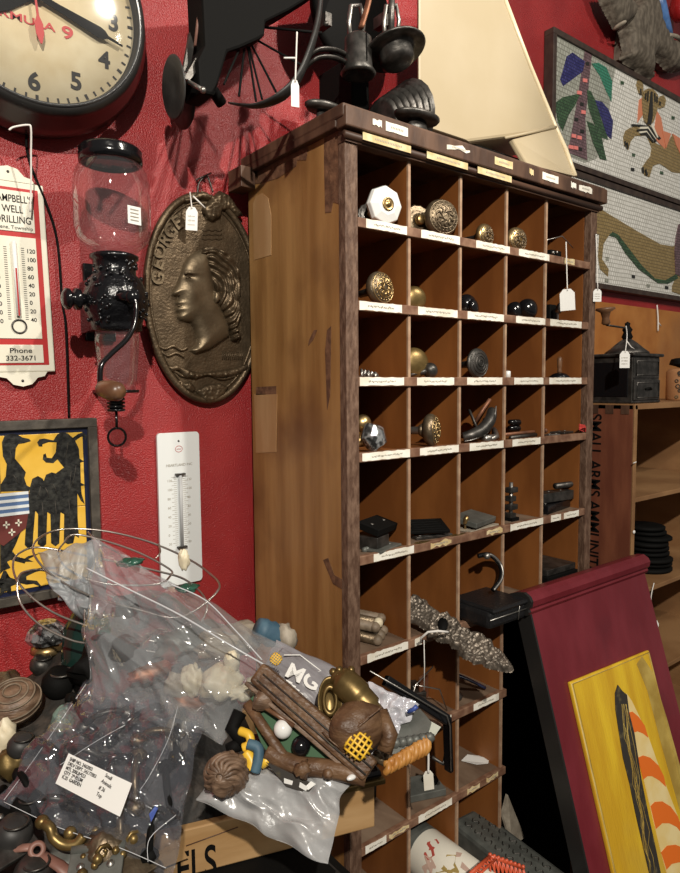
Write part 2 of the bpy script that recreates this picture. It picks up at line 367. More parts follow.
# ------------------------------------------------------------------ pigeonhole cabinet
FY, BY = .71, .966                      # front and back planes
XO, XI = .565, .587                     # outer left, inner left
DX = [.587, .6882, .8002, .9146, 1.0264, 1.1611]
XR = 1.18
ZT = 1.5722
ZS = [1.2+z for z in (.2256, .112, .0065, -.1007, -.2492, -.3966, -.5452, -.6887, -.838, -.987, -1.12)]
ZO = Y(359, 142, FY).z                  # top of the opening
cab = thing('pigeonhole_cabinet', 'tall wooden pigeonhole cabinet with paper labels on its shelves, full of old door hardware', 'cabinet', (XO, FY, 0))
part('side_panel', MB().box((XO, FY+.012, 0), (XI-.004, BY, ZT-.02)), M['side'], cab)
part('side_panel', MB().box((DX[5]+.001, FY+.012, 0), (XR, BY, ZT-.02)), M['side'], cab)
part('front_post', MB().box((XO-.001, FY-.002, 0), (XI-.001, FY+.013, ZO+.012)), M['post'], cab, .001)
part('front_post', MB().box((DX[5], FY-.002, 0), (XR+.001, FY+.013, ZO+.012)), M['post'], cab, .001)
part('back_panel', MB().box((XI-.004, BY-.008, 0), (DX[5]+.001, BY-.001, ZT-.02)), M['inner'], cab)
part('inner_lining', MB().box((XI-.004, FY+.013, 0), (XI, BY-.008, ZO)), M['inner'], cab)
part('inner_lining', MB().box((DX[5]-.002, FY+.013, 0), (DX[5]+.001, BY-.008, ZO)), M['inner'], cab)
# cornice: top board, fascia, label moulding
za, zb = Y(346, 126, FY-.014).z, Y(346, 137, FY-.008).z
part('top_board', MB().box((XO-.012, FY-.012, ZT-.018), (XR+.014, BY+.004, ZT)), M['dark'], cab, .003)
part('fascia', MB().box((XO-.010, FY-.016, za+.001), (XR+.012, FY+.006, ZT-.004)), M['dark'], cab, .002)
part('cornice_end', MB().box((XO-.011, FY+.006, za+.004), (XO+.002, BY+.002, ZT-.012)), M['dark'], cab, .002)
part('cornice_end', MB().box((XR-.002, FY+.006, za+.004), (XR+.011, BY+.002, ZT-.012)), M['dark'], cab, .002)
part('moulding', MB().tube([(XO-.006, FY-.006, (za+zb)/2-.001), (XR+.006, FY-.006, (za+zb)/2-.001)], (za-zb)/2*.9, 12).box((XO-.002, FY-.005, zb-.003), (XR+.002, FY+.012, za)), M['darkh'], cab)
part('lower_bead', MB().box((XI-.004, FY-.004, ZO-.001), (DX[5]+.004, FY+.014, zb)), M['dark'], cab, .001)
part('back_wedge', MB().box((XO-.03, BY-.03, ZT-.055), (XO-.004, BY+.012, ZT-.022)), M['dark'], cab, .001)
# dividers
for i in range(1, 5):
    lo = ZS[5] if i == 4 else 0.0  # the lower right bay is open
    top = ZO
    part('divider', MB().box((DX[i]-.0022, FY+.006, lo), (DX[i]+.0022, BY-.008, top)), M['inner'], cab)
    part('divider_edge', MB().box((DX[i]-.0024, FY+.003, lo), (DX[i]+.0024, FY+.0065, top)), M['edge'], cab)
# shelves with their edging strips
for k, z in enumerate(ZS):
    x1 = DX[5] if k <= 5 else DX[3]+.003
    part('shelf', MB().box((XI, FY+.007, z-.004), (x1, BY-.008, z+.004)), M['shelf'] if k >= 4 else M['inner'], cab)
    part('shelf_edge', MB().box((XI, FY-.001, z-.0078), (x1+(.006 if k in (6, 7) else 0), FY+.008, z+.0058)), M['strip'], cab, .0012)
part('bay_shade_panel', MB().box((DX[3]+.003, BY-.012, 0), (DX[5]-.002, BY-.0085, ZS[5]-.005)), M['black'], cab)  # black panels paint the shade into the open lower right bay
part('bay_shade_panel', MB().box((DX[5]-.005, FY+.014, 0), (DX[5]-.0025, BY-.012, ZS[5]-.005)), M['black'], cab)
part('bay_shade_panel', MB().box((DX[3]+.003, FY+.014, .001), (DX[5]-.005, BY-.012, .008)), M['black'], cab)
# paper labels glued to the shelf edges
def label_on(cab, k, x0, x1, m='paper', hh=.0064, torn=0, ink=True):
    z = ZS[k]-.0006; a, b = Y(x0, 400, FY-.001).x, Y(x1, 400, FY-.001).x
    y = FY-.0012; n = max(2, int((b-a)/.006)); top = []; bot = []
    for i in range(n+1):
        x = a+(b-a)*i/n; top.append((x, y, z+hh-random.random()*.0012*(1+3*torn))); bot.append((x, y, z-hh+random.random()*.0012*(1+3*torn)))
    mb = MB().prism(bot+top[::-1], (0, .0009, 0)); o = part('paper_label', mb, M[m], cab)
    if ink and b-a > .02:
        q = MB(); x = a+(b-a)*.2; e = a+(b-a)*.82
        while x < e:
            q.obox((x, y-.0002, z+random.uniform(-.0008, .0008)), (.0009, 0, 0), (0, .0001, 0), (random.uniform(-.0006, .0006), 0, random.uniform(.0007, .0014))); x += random.uniform(.0022, .0034)
        part('pencil_marks', q, M['grayink'], o)
LAB = {0: [(367, 407), (421, 459), (475, 508), (517, 547), (562, 572, 'paper2')], 1: [(360, 402), (418, 457), (467, 503), (515, 544), (549, 580)],
  2: [(360, 404), (417, 454), (467, 502), (514, 543), (549, 581)], 3: [(362, 410), (420, 459), (470, 504), (513, 541)],
  4: [(373, 414), (431, 452, 'paper2'), (488, 504, 'paper2'), (512, 545), (553, 563), (566, 581)], 5: [(366, 408), (415, 422)], 6: [(447, 453), (476, 502)],
  7: [(363, 385), (388, 409, 'paper2'), (419, 454), (470, 483, 'paper2'), (490, 502, 'paper2')]}
for k, l in LAB.items():
    for e in l: label_on(cab, k, e[0], e[1], e[2] if len(e) > 2 else 'paper', torn=1 if len(e) > 2 else 0)
def cornice_label(x0, x1, z0, z1, y, m, torn=0):
    a, b = Y(x0, 150, y).x, Y(x1, 150, y).x; n = 6; top = []; bot = []
    for i in range(n+1):
        x = a+(b-a)*i/n; top.append((x, y, z1-random.random()*.004*torn)); bot.append((x, y, z0+random.random()*.004*torn))
    o = part('paper_label', MB().prism(bot+top[::-1], (0, .0006, 0)), M[m], cab)
    if b-a > .03:
        q = MB(); x = a+(b-a)*.25
        while x < a+(b-a)*.8: q.obox((x, y-.0002, (z0+z1)/2), (.0008, 0, 0), (0, .0001, 0), (.0003, 0, .0014)); x += .003
        part('pencil_marks', q, M['grayink'], o)
zm = (za+zb)/2
for x0, x1 in ((363, 411), (427, 468), (478, 512)): cornice_label(x0, x1, zm-.0045, zm+.0055, FY-.0128, 'paper2')
zf = (za+ZT)/2-.001
for x0, x1, m, t in ((373, 382, 'paper', 1), (386, 408, 'paper', .2), (447, 470, 'paper', 1.6), (495, 513, 'paper2', .3), (530, 534, 'paper2', 1), (543, 559, 'paper', .2), (572, 577, 'paper', 1), (580, 593, 'paper', 1)):
    cornice_label(x0, x1, zf-.006, zf+.007, FY-.0168, m, t)
# wear on the side panel: stripped finish, pale patches
def side_patch(name, pts, m, lab, off=.0006):
    P = [X(px, py, XO-off) for px, py in pts]; part(name, MB().prism(P, (off, 0, 0)), m, cab, label=lab)
M['patch'] = mat('bare_wood_patch', (.36, .20, .085), .6, c2=(.44, .27, .13), scale=30, grain=(1, 1, .2))
M['rough'] = mat('chipped_veneer', (.09, .038, .018), .8, c2=(.19, .09, .045), scale=60, bump=.8)
side_patch('wood_patch', [(254, 394), (277, 394), (276, 452), (256, 453)], M['patch'], 'pale patched rectangle of wood')
side_patch('wood_patch', [(253, 204), (256, 196), (262, 193), (268, 198), (271, 215), (271, 255), (254, 260)], M['patch'], 'pale rounded patch of wood')
side_patch('chipped_veneer', [(254, 163), (300, 138), (322, 126), (320, 134), (309, 140), (306, 160), (297, 160), (296, 166), (278, 178), (262, 183), (254, 184)], M['rough'], 'dark chipped strip of veneer')
side_patch('chipped_veneer', [(324, 128), (345, 115), (345, 176), (342, 205), (333, 202), (331, 212), (325, 213), (324, 160)], M['rough'], 'dark chipped strip of veneer')
side_patch('chipped_veneer', [(309, 340), (314, 330), (317, 330), (313, 340), (308, 346)], M['rough'], 'dark chip')
side_patch('chipped_veneer', [(327, 330), (331, 326), (330, 395), (327, 410), (325, 350)], M['rough'], 'dark chip')
side_patch('chipped_veneer', [(323, 560), (328, 558), (334, 575), (343, 580), (343, 590), (333, 584)], M['rough'], 'dark chip')
side_patch('chipped_veneer', [(256, 387), (276, 386), (276, 394), (256, 395)], M['rough'], 'dark chip')

def ft(k): return ZS[k]+.0042          # top of shelf k
def cellx(px, y): return Y(px, 400, y).x
def incell(px, y, hw):
    x = Y(px, 400, y).x; xf = Y(px, 400, FY).x
    for i in range(5):
        if DX[i] <= xf <= DX[i+1] or (i == 4 and xf > DX[5]) or (i == 0 and xf < DX[0]):
            return max(DX[i]+hw+.0035, min(DX[i+1]-hw-.0035, x)) if DX[i+1]-DX[i] > 2*hw+.007 else (DX[i]+DX[i+1])/2
    return x

# ------------------------------------------------------------------ door knobs
def knob(name, label, px, k, y, R, head, hm, style='plain', rose=None, shank='iron', shank_len=.04, ax=(-.15, -1, .0), rise=0, zc=None, group=None):
    """a knob lying with its face to the front on shelf k"""
    x = incell(px, y, R); z = (ft(k)+R+rise) if zc is None else zc; c = V((x, y, z)); a = V(ax).normalized()
    t = thing(name, label, 'doorknob', (x, y, ft(k) if zc is None else zc-R), group)
    if style == 'octagon':
        prof = [(0, -.012), (R*.45, -.012), (R*.62, -.009), (R*1.0, -.001), (R*1.04, .004), (R*.98, .010), (R*.55, .0145), (0, .0145)]
        part('knob_head', MB().lathe(prof, c, a, 8, smooth=False), M[hm], t, .0012)
        part('brass_centre', MB().lathe([(0, .013), (R*.34, .013), (R*.34, .016), (R*.27, .0165), (R*.24, .0155), (R*.15, .0165), (R*.1, .018), (0, .018)], c, a, 24), M['brass'], t)
    else:
        d = {'plain': .55, 'ornate': .5, 'disc': .3, 'ball': .9}[style]
        n = 14; prof = [(R*.3, -R*d-.006), (R*.45, -R*d)]
        for i in range(1, n+1):
            q = -PI/2+PI*i/n*.94+.1; prof.append((R*math.cos(q)**.8 if math.cos(q) > 0 else 0.0, R*d*math.sin(q)))
        prof.append((0, R*d))
        part('knob_head', MB().lathe(prof, c, a, 32), M[hm], t)
        if style in ('ornate', 'disc'):
            q = MB(); u_ = a.cross(V((0, 0, 1))).normalized(); v_ = u_.cross(a); hd = R*d
            def surf(r, th, up=.0006):
                h = hd*math.sqrt(max(0, 1-(r/R)**2)); return c+a*(h+up)+u_*(r*math.cos(th))+v_*(r*math.sin(th))
            for rr in ((.86, .62, .2) if style == 'ornate' else (.88, .66, .45, .22)):
                q.tube([surf(R*rr, 2*PI*i/30) for i in range(30)], R*.035, 6, True)
            if style == 'ornate':
                for i in range(10):
                    th = 2*PI*i/10; q.tube([surf(R*(.24+.36*j/6), th+.5*math.sin(j/6*PI)) for j in range(7)], [R*.02+R*.05*math.sin(PI*(j+.3)/7) for j in range(7)], 6)
                for i in range(20):
                    th = 2*PI*(i+.5)/20; q.ball(surf(R*.74, th), R*.055, 8)
            part('raised_ornament', q, M[rose or hm], t)
    if shank_len: 
        part('shank', MB().lathe([(R*.36, -R*.5), (R*.34, -.016), (R*.24, -.02), (R*.22, -.02-shank_len*.5), (R*.15, -.02-shank_len*.5), (R*.15, -.02-shank_len)], c, a, 16), M[shank], t)
    return t
def rosette(label, px, k, y, R, m, tilt=(-.3, -1, .12)):
    x = incell(px, y, R); c = V((x, y, ft(k)+R)); a = V(tilt).normalized(); t = thing('rosette_plate', label, 'rosette', (x, y, ft(k)))
    part('disc', MB().lathe([(0, 0), (R, 0), (R, .003), (R*.9, .005), (R*.75, .003), (R*.6, .006), (R*.3, .006), (R*.28, .002), (0, .002)], c, a, 28, flute=(14, .03)), M[m], t)
    part('collar', MB().lathe([(R*.32, .004), (R*.3, .014), (R*.22, .016)], c, a, 20), M['brass'], t)
s_ = .0143
knob('porcelain_doorknob', 'white eight-sided porcelain doorknob with brass centre in the top row', 383, 0, .724, .0275, 'porcelain', 'porcelain', 'octagon', shank='bronze')
knob('bronze_doorknob', 'large dark bronze doorknob with swirled face, top row second pigeonhole', 442, 0, .725, .029, 'plain', 'bronze', 'ornate', shank='iron', ax=(-.25, -1, .05))
rosette('dark scalloped rosette plate leaning behind the large bronze knob, top row', 417, 0, .755, .026, 'bronze')
rosette('dark rosette plate behind the white porcelain knob', 369, 0, .75, .018, 'iron')
knob('brass_doorknob', 'ornate brass doorknob in the third pigeonhole of the top row', 483, 0, .74, .0205, 'brass', 'brass', 'ornate', rose='bronze', ax=(.1, -1, .0))
knob('brass_doorknob', 'ornate brass doorknob against the divider, fourth pigeonhole of the top row', 514, 0, .735, .0225, 'brass', 'brass', 'ornate', rose='bronze', ax=(-.1, -1, .0))
knob('bronze_doorknob', 'brown bronze doorknob with flower face, second row first pigeonhole', 380, 1, .73, .0250, 'bronze', 'bronze', 'ornate', rose='brass', ax=(.1, -1, .1))
knob('brass_doorknob', 'plain brass doorknob half hidden by the divider, second row second pigeonhole', 414, 1, .755, .020, 'brass', 'gold', 'plain', ax=(-.4, -1, 0))
knob('black_doorknob', 'small glossy black knob lying in the second row, third pigeonhole', 466, 1, .75, .018, 'gloss', 'gloss', 'ball', ax=(.2, -1, .5))
knob('black_doorknob', 'glossy black faceted knob in the second row, third pigeonhole, right of the small black one', 473, 1, .73, .013, 'gloss', 'gloss', 'plain', ax=(.4, -1, .2))
knob('black_doorknob', 'round glossy black doorknob, second row fourth pigeonhole, on the left', 514, 1, .75, .0165, 'gloss', 'gloss', 'ball', ax=(-.2, -1, .2))
knob('black_doorknob', 'round glossy black doorknob, second row fourth pigeonhole, on the right', 527, 1, .735, .019, 'gloss', 'gloss', 'ball', ax=(.3, -1, .1))
knob('brass_doorknob', 'plain bright brass doorknob leaning on the divider, third row second pigeonhole', 414, 2, .75, .0245, 'brass', 'gold', 'plain', ax=(-.3, -1, .1))
knob('dark_doorknob', 'tiny dark spindle knob beside the bright brass knob, third row', 430, 2, .735, .0125, 'iron', 'iron', 'ball', ax=(1, -.3, .2))
knob('ribbed_doorknob', 'round grey iron doorknob with ring pattern, third row third pigeonhole', 477, 2, .735, .0255, 'iron', 'iron', 'disc', ax=(0, -1, .05))
knob('oval_doorknob', 'dark ornate brass doorknob seen on edge, fourth row second pigeonhole', 431, 3, .725, .026, 'bronze', 'bronze', 'ornate', rose='brass', ax=(.65, -1, .05), shank_len=.05, shank='steel')
# crystal knob
x = cellx(373, .722); t = thing('crystal_doorknob', 'cut crystal doorknob in the fourth row, first pigeonhole', 'doorknob', (x, .722, ft(3)))
m = M['crystal'] = mat('cut_crystal', (.55, .56, .56), .08, .75, c2=(.10, .10, .10), scale=120, lo=.45, hi=.55, bump=.3)
part('knob_head', MB().lathe([(0, -.018), (.008, -.018), (.014, -.012), (.020, -.004), (.021, .002), (.017, .011), (.009, .015), (0, .015)], (x, .722, ft(3)+.0215), (.2, -1, .3), 10, flute=(5, .08), smooth=False), m, t)
part('shank', MB().lathe([(.008, -.018), (.008, -.05), (.004, -.05), (.004, -.07)], (x, .722, ft(3)+.0215), (.2, -1, .3), 14), M['brass'], t)
q = MB(); c = V((cellx(362, .76), .76, ft(3)+.04))
q.lathe([(0, 0), (.012, 0), (.013, .005), (.008, .012), (0, .013)], c, (-.3, -1, .2), 20).tube([c, c+V((0, .02, -.036))], .006, 10)
single('brass_finial', q, M['brass'], 'small brass finial standing behind the crystal knob', 'finial')

# ------------------------------------------------------------------ price tags on strings
def tag(label, top, tagc, w, h, yaw=-.5, tilt=0., mid=None, m='white', marks=True, group=None, strr=.0011):
    """white swing tag hanging on a string from top; tagc = centre of its upper edge"""
    top, tagc = V(top), V(tagc); t = thing('price_tag', label, 'tag', tagc, group)
    u_ = V((math.cos(yaw)*math.cos(tilt), math.sin(yaw), math.sin(tilt)*math.cos(yaw))).normalized(); d = V((math.sin(tilt)*.9, 0, -math.cos(tilt))).normalized(); n = u_.cross(d).normalized()
    pts = [(-w*.25, 0), (w*.25, 0), (w*.5, h*.2), (w*.5, h), (-w*.5, h), (-w*.5, h*.2)]
    part('card', MB().prism([tagc+u_*a+d*b for a, b in pts], n*.0006), M[m], t)
    if marks:
        q = MB()
        for j in range(3):
            x = -w*.3
            while x < w*.3: q.obox(tagc+u_*x+d*(h*(.4+.18*j))-n*.0003, u_*(w*.02), d*(h*random.uniform(.02, .045)), n*.0001); x += w*.09
        for v_ in (q,): part('handwriting', v_, M['grayink'], t)
    hole = tagc+d*(h*.08)-n*.001
    p = curve([hole]+([V(mid)] if mid else [])+[top], 8); part('string', MB().tube(p, strr, 6), M['string'], t)
    return t
tag('white price tag hanging over the second shelf edge at the right end', Y(566, 242, .703), Y(567, 289, .690), .029, .038, tilt=.12, marks=False)
t = tag('small white tag hanging on the right front post of the cabinet', Y(596, 235, .705), Y(597.5, 289, .702), .017, .024)
part('tack', MB().ball(Y(596, 235, .7065), .0028, 10), M['steel'], t)
# dark tin house-like lock in the last pigeonhole of the top row
q = MB(); a = V((cellx(548, .73), .73, ft(0))); 
q.box(a+V((.002, 0, 0)), a+V((.035, .05, .018)))
t = thing('box_lock', 'small black box lock with pale wire clip on top, top row last pigeonhole', 'lock', a); part('case', q, M['black'], t, .001)
part('clip', MB().tube([Y(547, 240, .715), Y(562, 236, .715), Y(573, 248, .72)], .0011, 6), M['wire'], t)
part('stud', MB().ball(a+V((.005, -.002, .012)), .0032, 10).ball(a+V((.017, -.002, .014)), .0028, 10), M['steel'], t)
# ------------------------------------------------------------------ loose hardware inside the pigeonholes
def plate_item(name, label, cat_, k, px, y, w, d, h, m, yaw=0, pitch=0, roll=0, holes=0, ridge=0, lift=0, knobm=None, barrel=False):
    if k == 4: w *= 1.22; d *= 1.1
    x = incell(px, y, abs(w/2*math.cos(yaw))+abs(d/2*math.sin(yaw))); R_ = Matrix.Rotation(yaw, 4, 'Z') @ Matrix.Rotation(pitch, 4, 'X') @ Matrix.Rotation(roll, 4, 'Y')
    low = min((R_ @ V((sx*w/2, sy*d/2, sz))).z for sx in (-1, 1) for sy in (-1, 1) for sz in (0, h))
    o = V((x, y, ft(k)-low+.0003+lift)); T = Matrix.Translation(o) @ R_
    t = thing(name, label, cat_, (x, y, ft(k)+lift))
    part('plate', MB(T).box((-w/2, -d/2, 0), (w/2, d/2, h)), M[m], t, min(.001, h*.3))
    if ridge:
        q = MB(T)
        for i in range(ridge):
            yy = -d*.38+d*.76*i/max(1, ridge-1)
            q.tube([(-w*.4+w*.8*j/8, yy+.0015*math.sin(j*2.1+i), h+.0004) for j in range(9)], .0011, 5)
        part('raised_pattern', q, M[m], t)
    if barrel: part('barrel', MB(T).cyl((-w/2, d/2, h/2), (w/2, d/2, h/2), .004, 12).ball((-w/2, d/2, h/2), .0048, 8).ball((w/2, d/2, h/2), .0048, 8), M[m], t)
    if holes:
        q = MB(T)
        for i in range(holes): q.lathe([(0, h+.0002), (.0026, h+.0002), (.003, h+.0008), (.0018, h+.0012), (0, h+.0012)], (-w*.3+w*.6*i/max(1, holes-1), 0, 0), (0, 0, 1), 10)
        part('screw', q, M[knobm or 'steel'], t)
    return t
# second row last, third row
q = MB(); a = V((cellx(549, .74), .74, ft(1)))
q.box(a, a+V((.02, .04, .034))); single('latch_case', q, M['black'], 'black latch case in the last pigeonhole of the second row', 'latch', bevel=.002)
q = MB(); a = V((cellx(556, .727), .727, ft(1)+.017)); q.lathe([(0, 0), (.006, 0), (.0065, .012), (.004, .018), (0, .018)], a, (.2, -.3, 1), 14); q.cyl(a-V((0, 0, .0168)), a, .0025, 8)
single('steel_plunger', q, M['steel'], 'small steel plunger behind the hanging tag, second row', 'plunger')
q = MB()
for i in range(5):
    x = cellx(360+i*3.4, .73); q.tube([(x, .725+.003*(i % 2), ft(2)+.002), (x+.003, .73, ft(2)+.012-.001*i), (x+.007, .728, ft(2)+.003)], .0022, 8)
q.box((cellx(360, .735), .735, ft(2)), (cellx(378, .735), .75, ft(2)+.004)); single('chain_hook', q, M['steel'], 'small dull steel chain hook at the left of the third row', 'hook')
q = MB(); a = V((cellx(507.5, .72), .72, ft(2))); q.lathe([(0, 0), (.005, 0), (.005, .012), (.003, .013), (0, .013)], a, (0, 0, 1), 14); single('porcelain_peg', q, M['porcelain'], 'tiny white porcelain peg on the third row, fourth pigeonhole', 'peg')
# stem knob
a = V((cellx(559, .735), .735, ft(2))); t = thing('bell_push', 'black round base with a turned wooden stem, third row last pigeonhole', 'bell push', a)
part('base', MB().lathe([(0, 0), (.018, 0), (.0185, .004), (.012, .009), (.006, .011), (0, .011)], a, (0, 0, 1), 28), M['gloss'], t)
part('stem', MB().lathe([(.003, .01), (.005, .014), (.0035, .018), (.0045, .022), (.005, .036), (.0035, .041), (0, .042)], a, (0, 0, 1), 16), M['woodknob'], t)
# fourth row third pigeonhole: fluted handle and disc
t = thing('door_handle', 'curved grey fluted door handle lying in the fourth row, third pigeonhole', 'door handle', (cellx(480, .725), .725, ft(3)))
p = curve([Y(463, 437, .735), Y(472, 435, .725), Y(482, 430, .72), Y(490, 420, .72), Y(492, 410, .727)], 8); n = len(p)
part('fluted_grip', MB().tube(p, [.0075+.003*math.sin(PI*i/n) for i in range(n)], 14), M['steel'] if 0 else M['iron'], t)
q = MB(); L_ = len(p)
for j in range(-2, 3): q.tube([c_+V((.0015*j, -.0085+.0012*abs(j), .0038*j*.9)) for c_ in p], .0012, 5)
part('flute', q, M['steel'], t)
c = V((.880, .752, 0)); t = thing('escutcheon_disc', 'large thin dark disc on edge behind the fluted handle', 'escutcheon', V((c.x, c.y, ft(3))))
part('disc', MB().lathe([(.008, 0), (.0265, 0), (.028, .002), (.0265, .004), (.008, .004), (.008, 0)], (c.x, c.y, ft(3)+.0285), (.75, -.8, .45), 36, caps=False), M['iron'], t)
part('spindle', MB().tube([(c.x, c.y, ft(3)+.0285), (.902, .735, ft(3)+.072)], .0034, 8), M['copper'], t)
q = MB(); q.tube([(cellx(492, .716), .716, ft(3)+.005), (cellx(500, .716), .722, ft(3)+.008), (cellx(497, .73), .735, ft(3)+.02)], .0045, 8).cyl((cellx(483, .72), .716, ft(3)+.006), (cellx(504, .72), .73, ft(3)+.006), .006, 12)
single('thumb_lever', q, M['steel'], 'small grey thumb lever in front of the thin disc, fourth row', 'lever')
# fourth pigeonhole rods
for i, (z0, r, m, lab, xa, xb) in enumerate([(.004, .0035, 'iron', 'long grey iron rod at the bottom of the fourth row stack', 508, 543), (.0095, .003, 'copper', 'rusty brown rod lying over the grey rod, fourth row', 506, 549)]):
    q = MB().cyl((cellx(xa, .72)+.004, .717+.008*i, ft(3)+z0), (cellx(xb, .73)-.004, .73+.004*i, ft(3)+z0), r, 12).ball((cellx(xb, .73)-.004, .73+.004*i, ft(3)+z0), r*1.5, 10)
    single('spindle_rod', q, M[m], lab, 'rod')
for i, (dz, lab) in enumerate([(.015, 'lower black wooden grip lying deep in the fourth row, fourth pigeonhole'), (.0265, 'upper black wooden grip resting on the other, fourth row')]):
    a = V((cellx(508, .77)+.005, .77, ft(3)+dz)); b = V((cellx(536, .76)-.01*i, .76, ft(3)+dz-.003))
    t = thing('black_grip', lab, 'handle grip', a); part('grip', MB().tube([a, a.lerp(b, .3), a.lerp(b, .8), b], [.0045, .0058, .006, .004], 12), M['gloss'], t); part('ferrule', MB().cyl(b, b+(b-a)*.12, .003, 10), M['steel'], t)
plate_item('strike_plate', 'flat dark strike plate at the right end of the fourth row', 'strike plate', 3, 566, .745, .045, .03, .004, 'iron', yaw=.2, holes=2)
plate_item('strike_plate', 'pale worn strike plate lying next to the rods, fourth row', 'strike plate', 3, 553, .722, .03, .012, .003, 'steel', yaw=-.15, holes=2)
q = MB()
for i in range(4): q.tube(curve([(cellx(583, .715)+.001*i, .712, ft(3)+.004+.004*i), (cellx(578, .71), .706, ft(3)+.010+.003*i), (cellx(584, .71)+.002, .708, ft(3)+.012+.001*i), (cellx(586, .712), .712, ft(3)+.003)], 5), .0013, 6)
M['redstr'] = mat('red_cord', (.55, .05, .04), .7); single('red_cord', q, M['redstr'], 'short tangle of red cord at the right end of the fourth row', 'cord')
# fifth row
plate_item('rim_lock', 'black rim lock plate leaning in the fifth row, first pigeonhole', 'lock', 4, 376, .745, .05, .035, .011, 'black', yaw=.35, pitch=.25, lift=.022, holes=2)
plate_item('rim_lock', 'dark worn lock case under the black one, fifth row first pigeonhole', 'lock', 4, 370, .745, .03, .04, .020, 'iron', yaw=.35)
plate_item('hinge_leaf', 'flat grey hinge leaf in front of the locks, fifth row first pigeonhole', 'hinge', 4, 383, .728, .05, .026, .0035, 'slate', yaw=.3, holes=2, barrel=True)
plate_item('embossed_plate', 'dark embossed door plate lying flat, fifth row second pigeonhole, on top', 'door plate', 4, 430, .745, .055, .045, .005, 'black', yaw=-.5, pitch=.2, ridge=5, lift=.009)
plate_item('embossed_plate', 'grey embossed door plate under the dark one, fifth row second pigeonhole', 'door plate', 4, 436, .742, .055, .035, .005, 'iron', yaw=-.25, ridge=3)
plate_item('push_plate', 'bent grey push plate lying in the fifth row, third pigeonhole', 'push plate', 4, 483, .742, .062, .045, .009, 'slate', yaw=.25, pitch=.16, lift=.006)
plate_item('push_plate', 'thin rusty plate beneath the grey one, fifth row third pigeonhole', 'push plate', 4, 480, .735, .07, .035, .003, 'stone', yaw=.1, holes=3)
q = MB(); a = V((cellx(466, .73), .73, ft(4)+.012)); q.lathe([(0, 0), (.004, 0), (.005, .008), (.003, .014), (0, .014)], a, (.1, -.2, 1), 12); q.cyl(a-V((0, 0, .012)), a, .002, 8); single('brass_stud', q, M['brass'], 'small brass stud at the left of the fifth row third pigeonhole', 'stud')
t = thing('butt_hinge', 'dark folded hinge standing upright against the divider, fifth row fourth pigeonhole', 'hinge', (cellx(512, .735), .735, ft(4)))
x0 = cellx(509, .735); q = MB()
for i in range(4): q.box((x0, .728, ft(4)+.004+.0155*i), (x0+.016+.005*(i % 2), .742, ft(4)+.014+.0155*i))
part('knuckle', q, M['iron'], t, .0015); part('pin', MB().cyl((x0+.009, .735, ft(4)), (x0+.009, .735, ft(4)+.069), .0035, 12), M['steel'], t)
part('foot', MB().box((x0, .725, ft(4)), (x0+.02, .745, ft(4)+.006)), M['black'], t)
plate_item('mortise_lock', 'black mortise lock at the bottom of the last fifth-row pigeonhole', 'lock', 4, 561, .745, .085, .028, .016, 'gloss', yaw=.18, holes=2)
plate_item('mortise_lock', 'worn iron mortise lock resting on the black one, fifth row', 'lock', 4, 560, .750, .095, .026, .018, 'iron', yaw=-.10, lift=.0175, holes=3)
a = V((cellx(583, .735), .735, ft(4)+.042)); t = thing('ring_pull', 'iron pull with a round eye, topmost of the fifth-row stack at the right', 'pull', a)
part('arm', MB().tube([a+V((-.075, .01, .004)), a+V((-.02, .004, .004)), a+V((0, 0, .002))], [.006, .006, .005], 10), M['iron'], t); part('eye', MB().tube([a+V((.004+.007*math.cos(i*PI/8), -.001, .002+.007*math.sin(i*PI/8))) for i in range(16)], .0026, 8, True), M['steel'], t)
for px, lab in ((421, 'scrap of torn gold foil on the fifth shelf edge, left'), (457, 'scrap of torn gold foil on the fifth shelf edge, right')):
    x = cellx(px, .715); q = MB().prism([(x-.02, .712, ft(4)+.0012), (x-.006, .709, ft(4)+.003), (x+.012, .71, ft(4)+.0018), (x+.02, .714, ft(4)+.002), (x+.006, .719, ft(4)+.0022), (x-.01, .717, ft(4)+.003)], (0, 0, -.001)); single('foil_scrap', q, M['gold'], lab, 'scrap')
# sixth row: clothes-peg like sash rods
for i in range(6):
    a = V((.600+.018*(i % 3), .84+.008*(i % 3), ft(5)+.0085+.016*(i // 3))); b = V((.636+.0165*(i % 3)+.004*(i//3), .728+.012*(i % 3)+.01*(i//3), ft(5)+.0085+.0158*(i // 3)))
    t = thing('wooden_spindle', ['lowest left turned spindle of the bundle in the sixth row', 'lowest middle turned spindle of the bundle in the sixth row', 'lowest right turned spindle of the bundle in the sixth row', 'upper left turned spindle of the bundle in the sixth row', 'upper middle turned spindle of the bundle in the sixth row', 'upper right turned spindle of the bundle in the sixth row'][i], 'spindle', a, 'turned spindles bundled in the sixth row')
    part('shaft', MB().tube([a, a.lerp(b, .5), b], [.007, .0082, .0075], 12), M['dusty'] if i % 2 else M['bronze'], t)
    part('tip', MB().ball(b, .0082, 12), M['bone'] if i == 4 else M['dusty'], t)
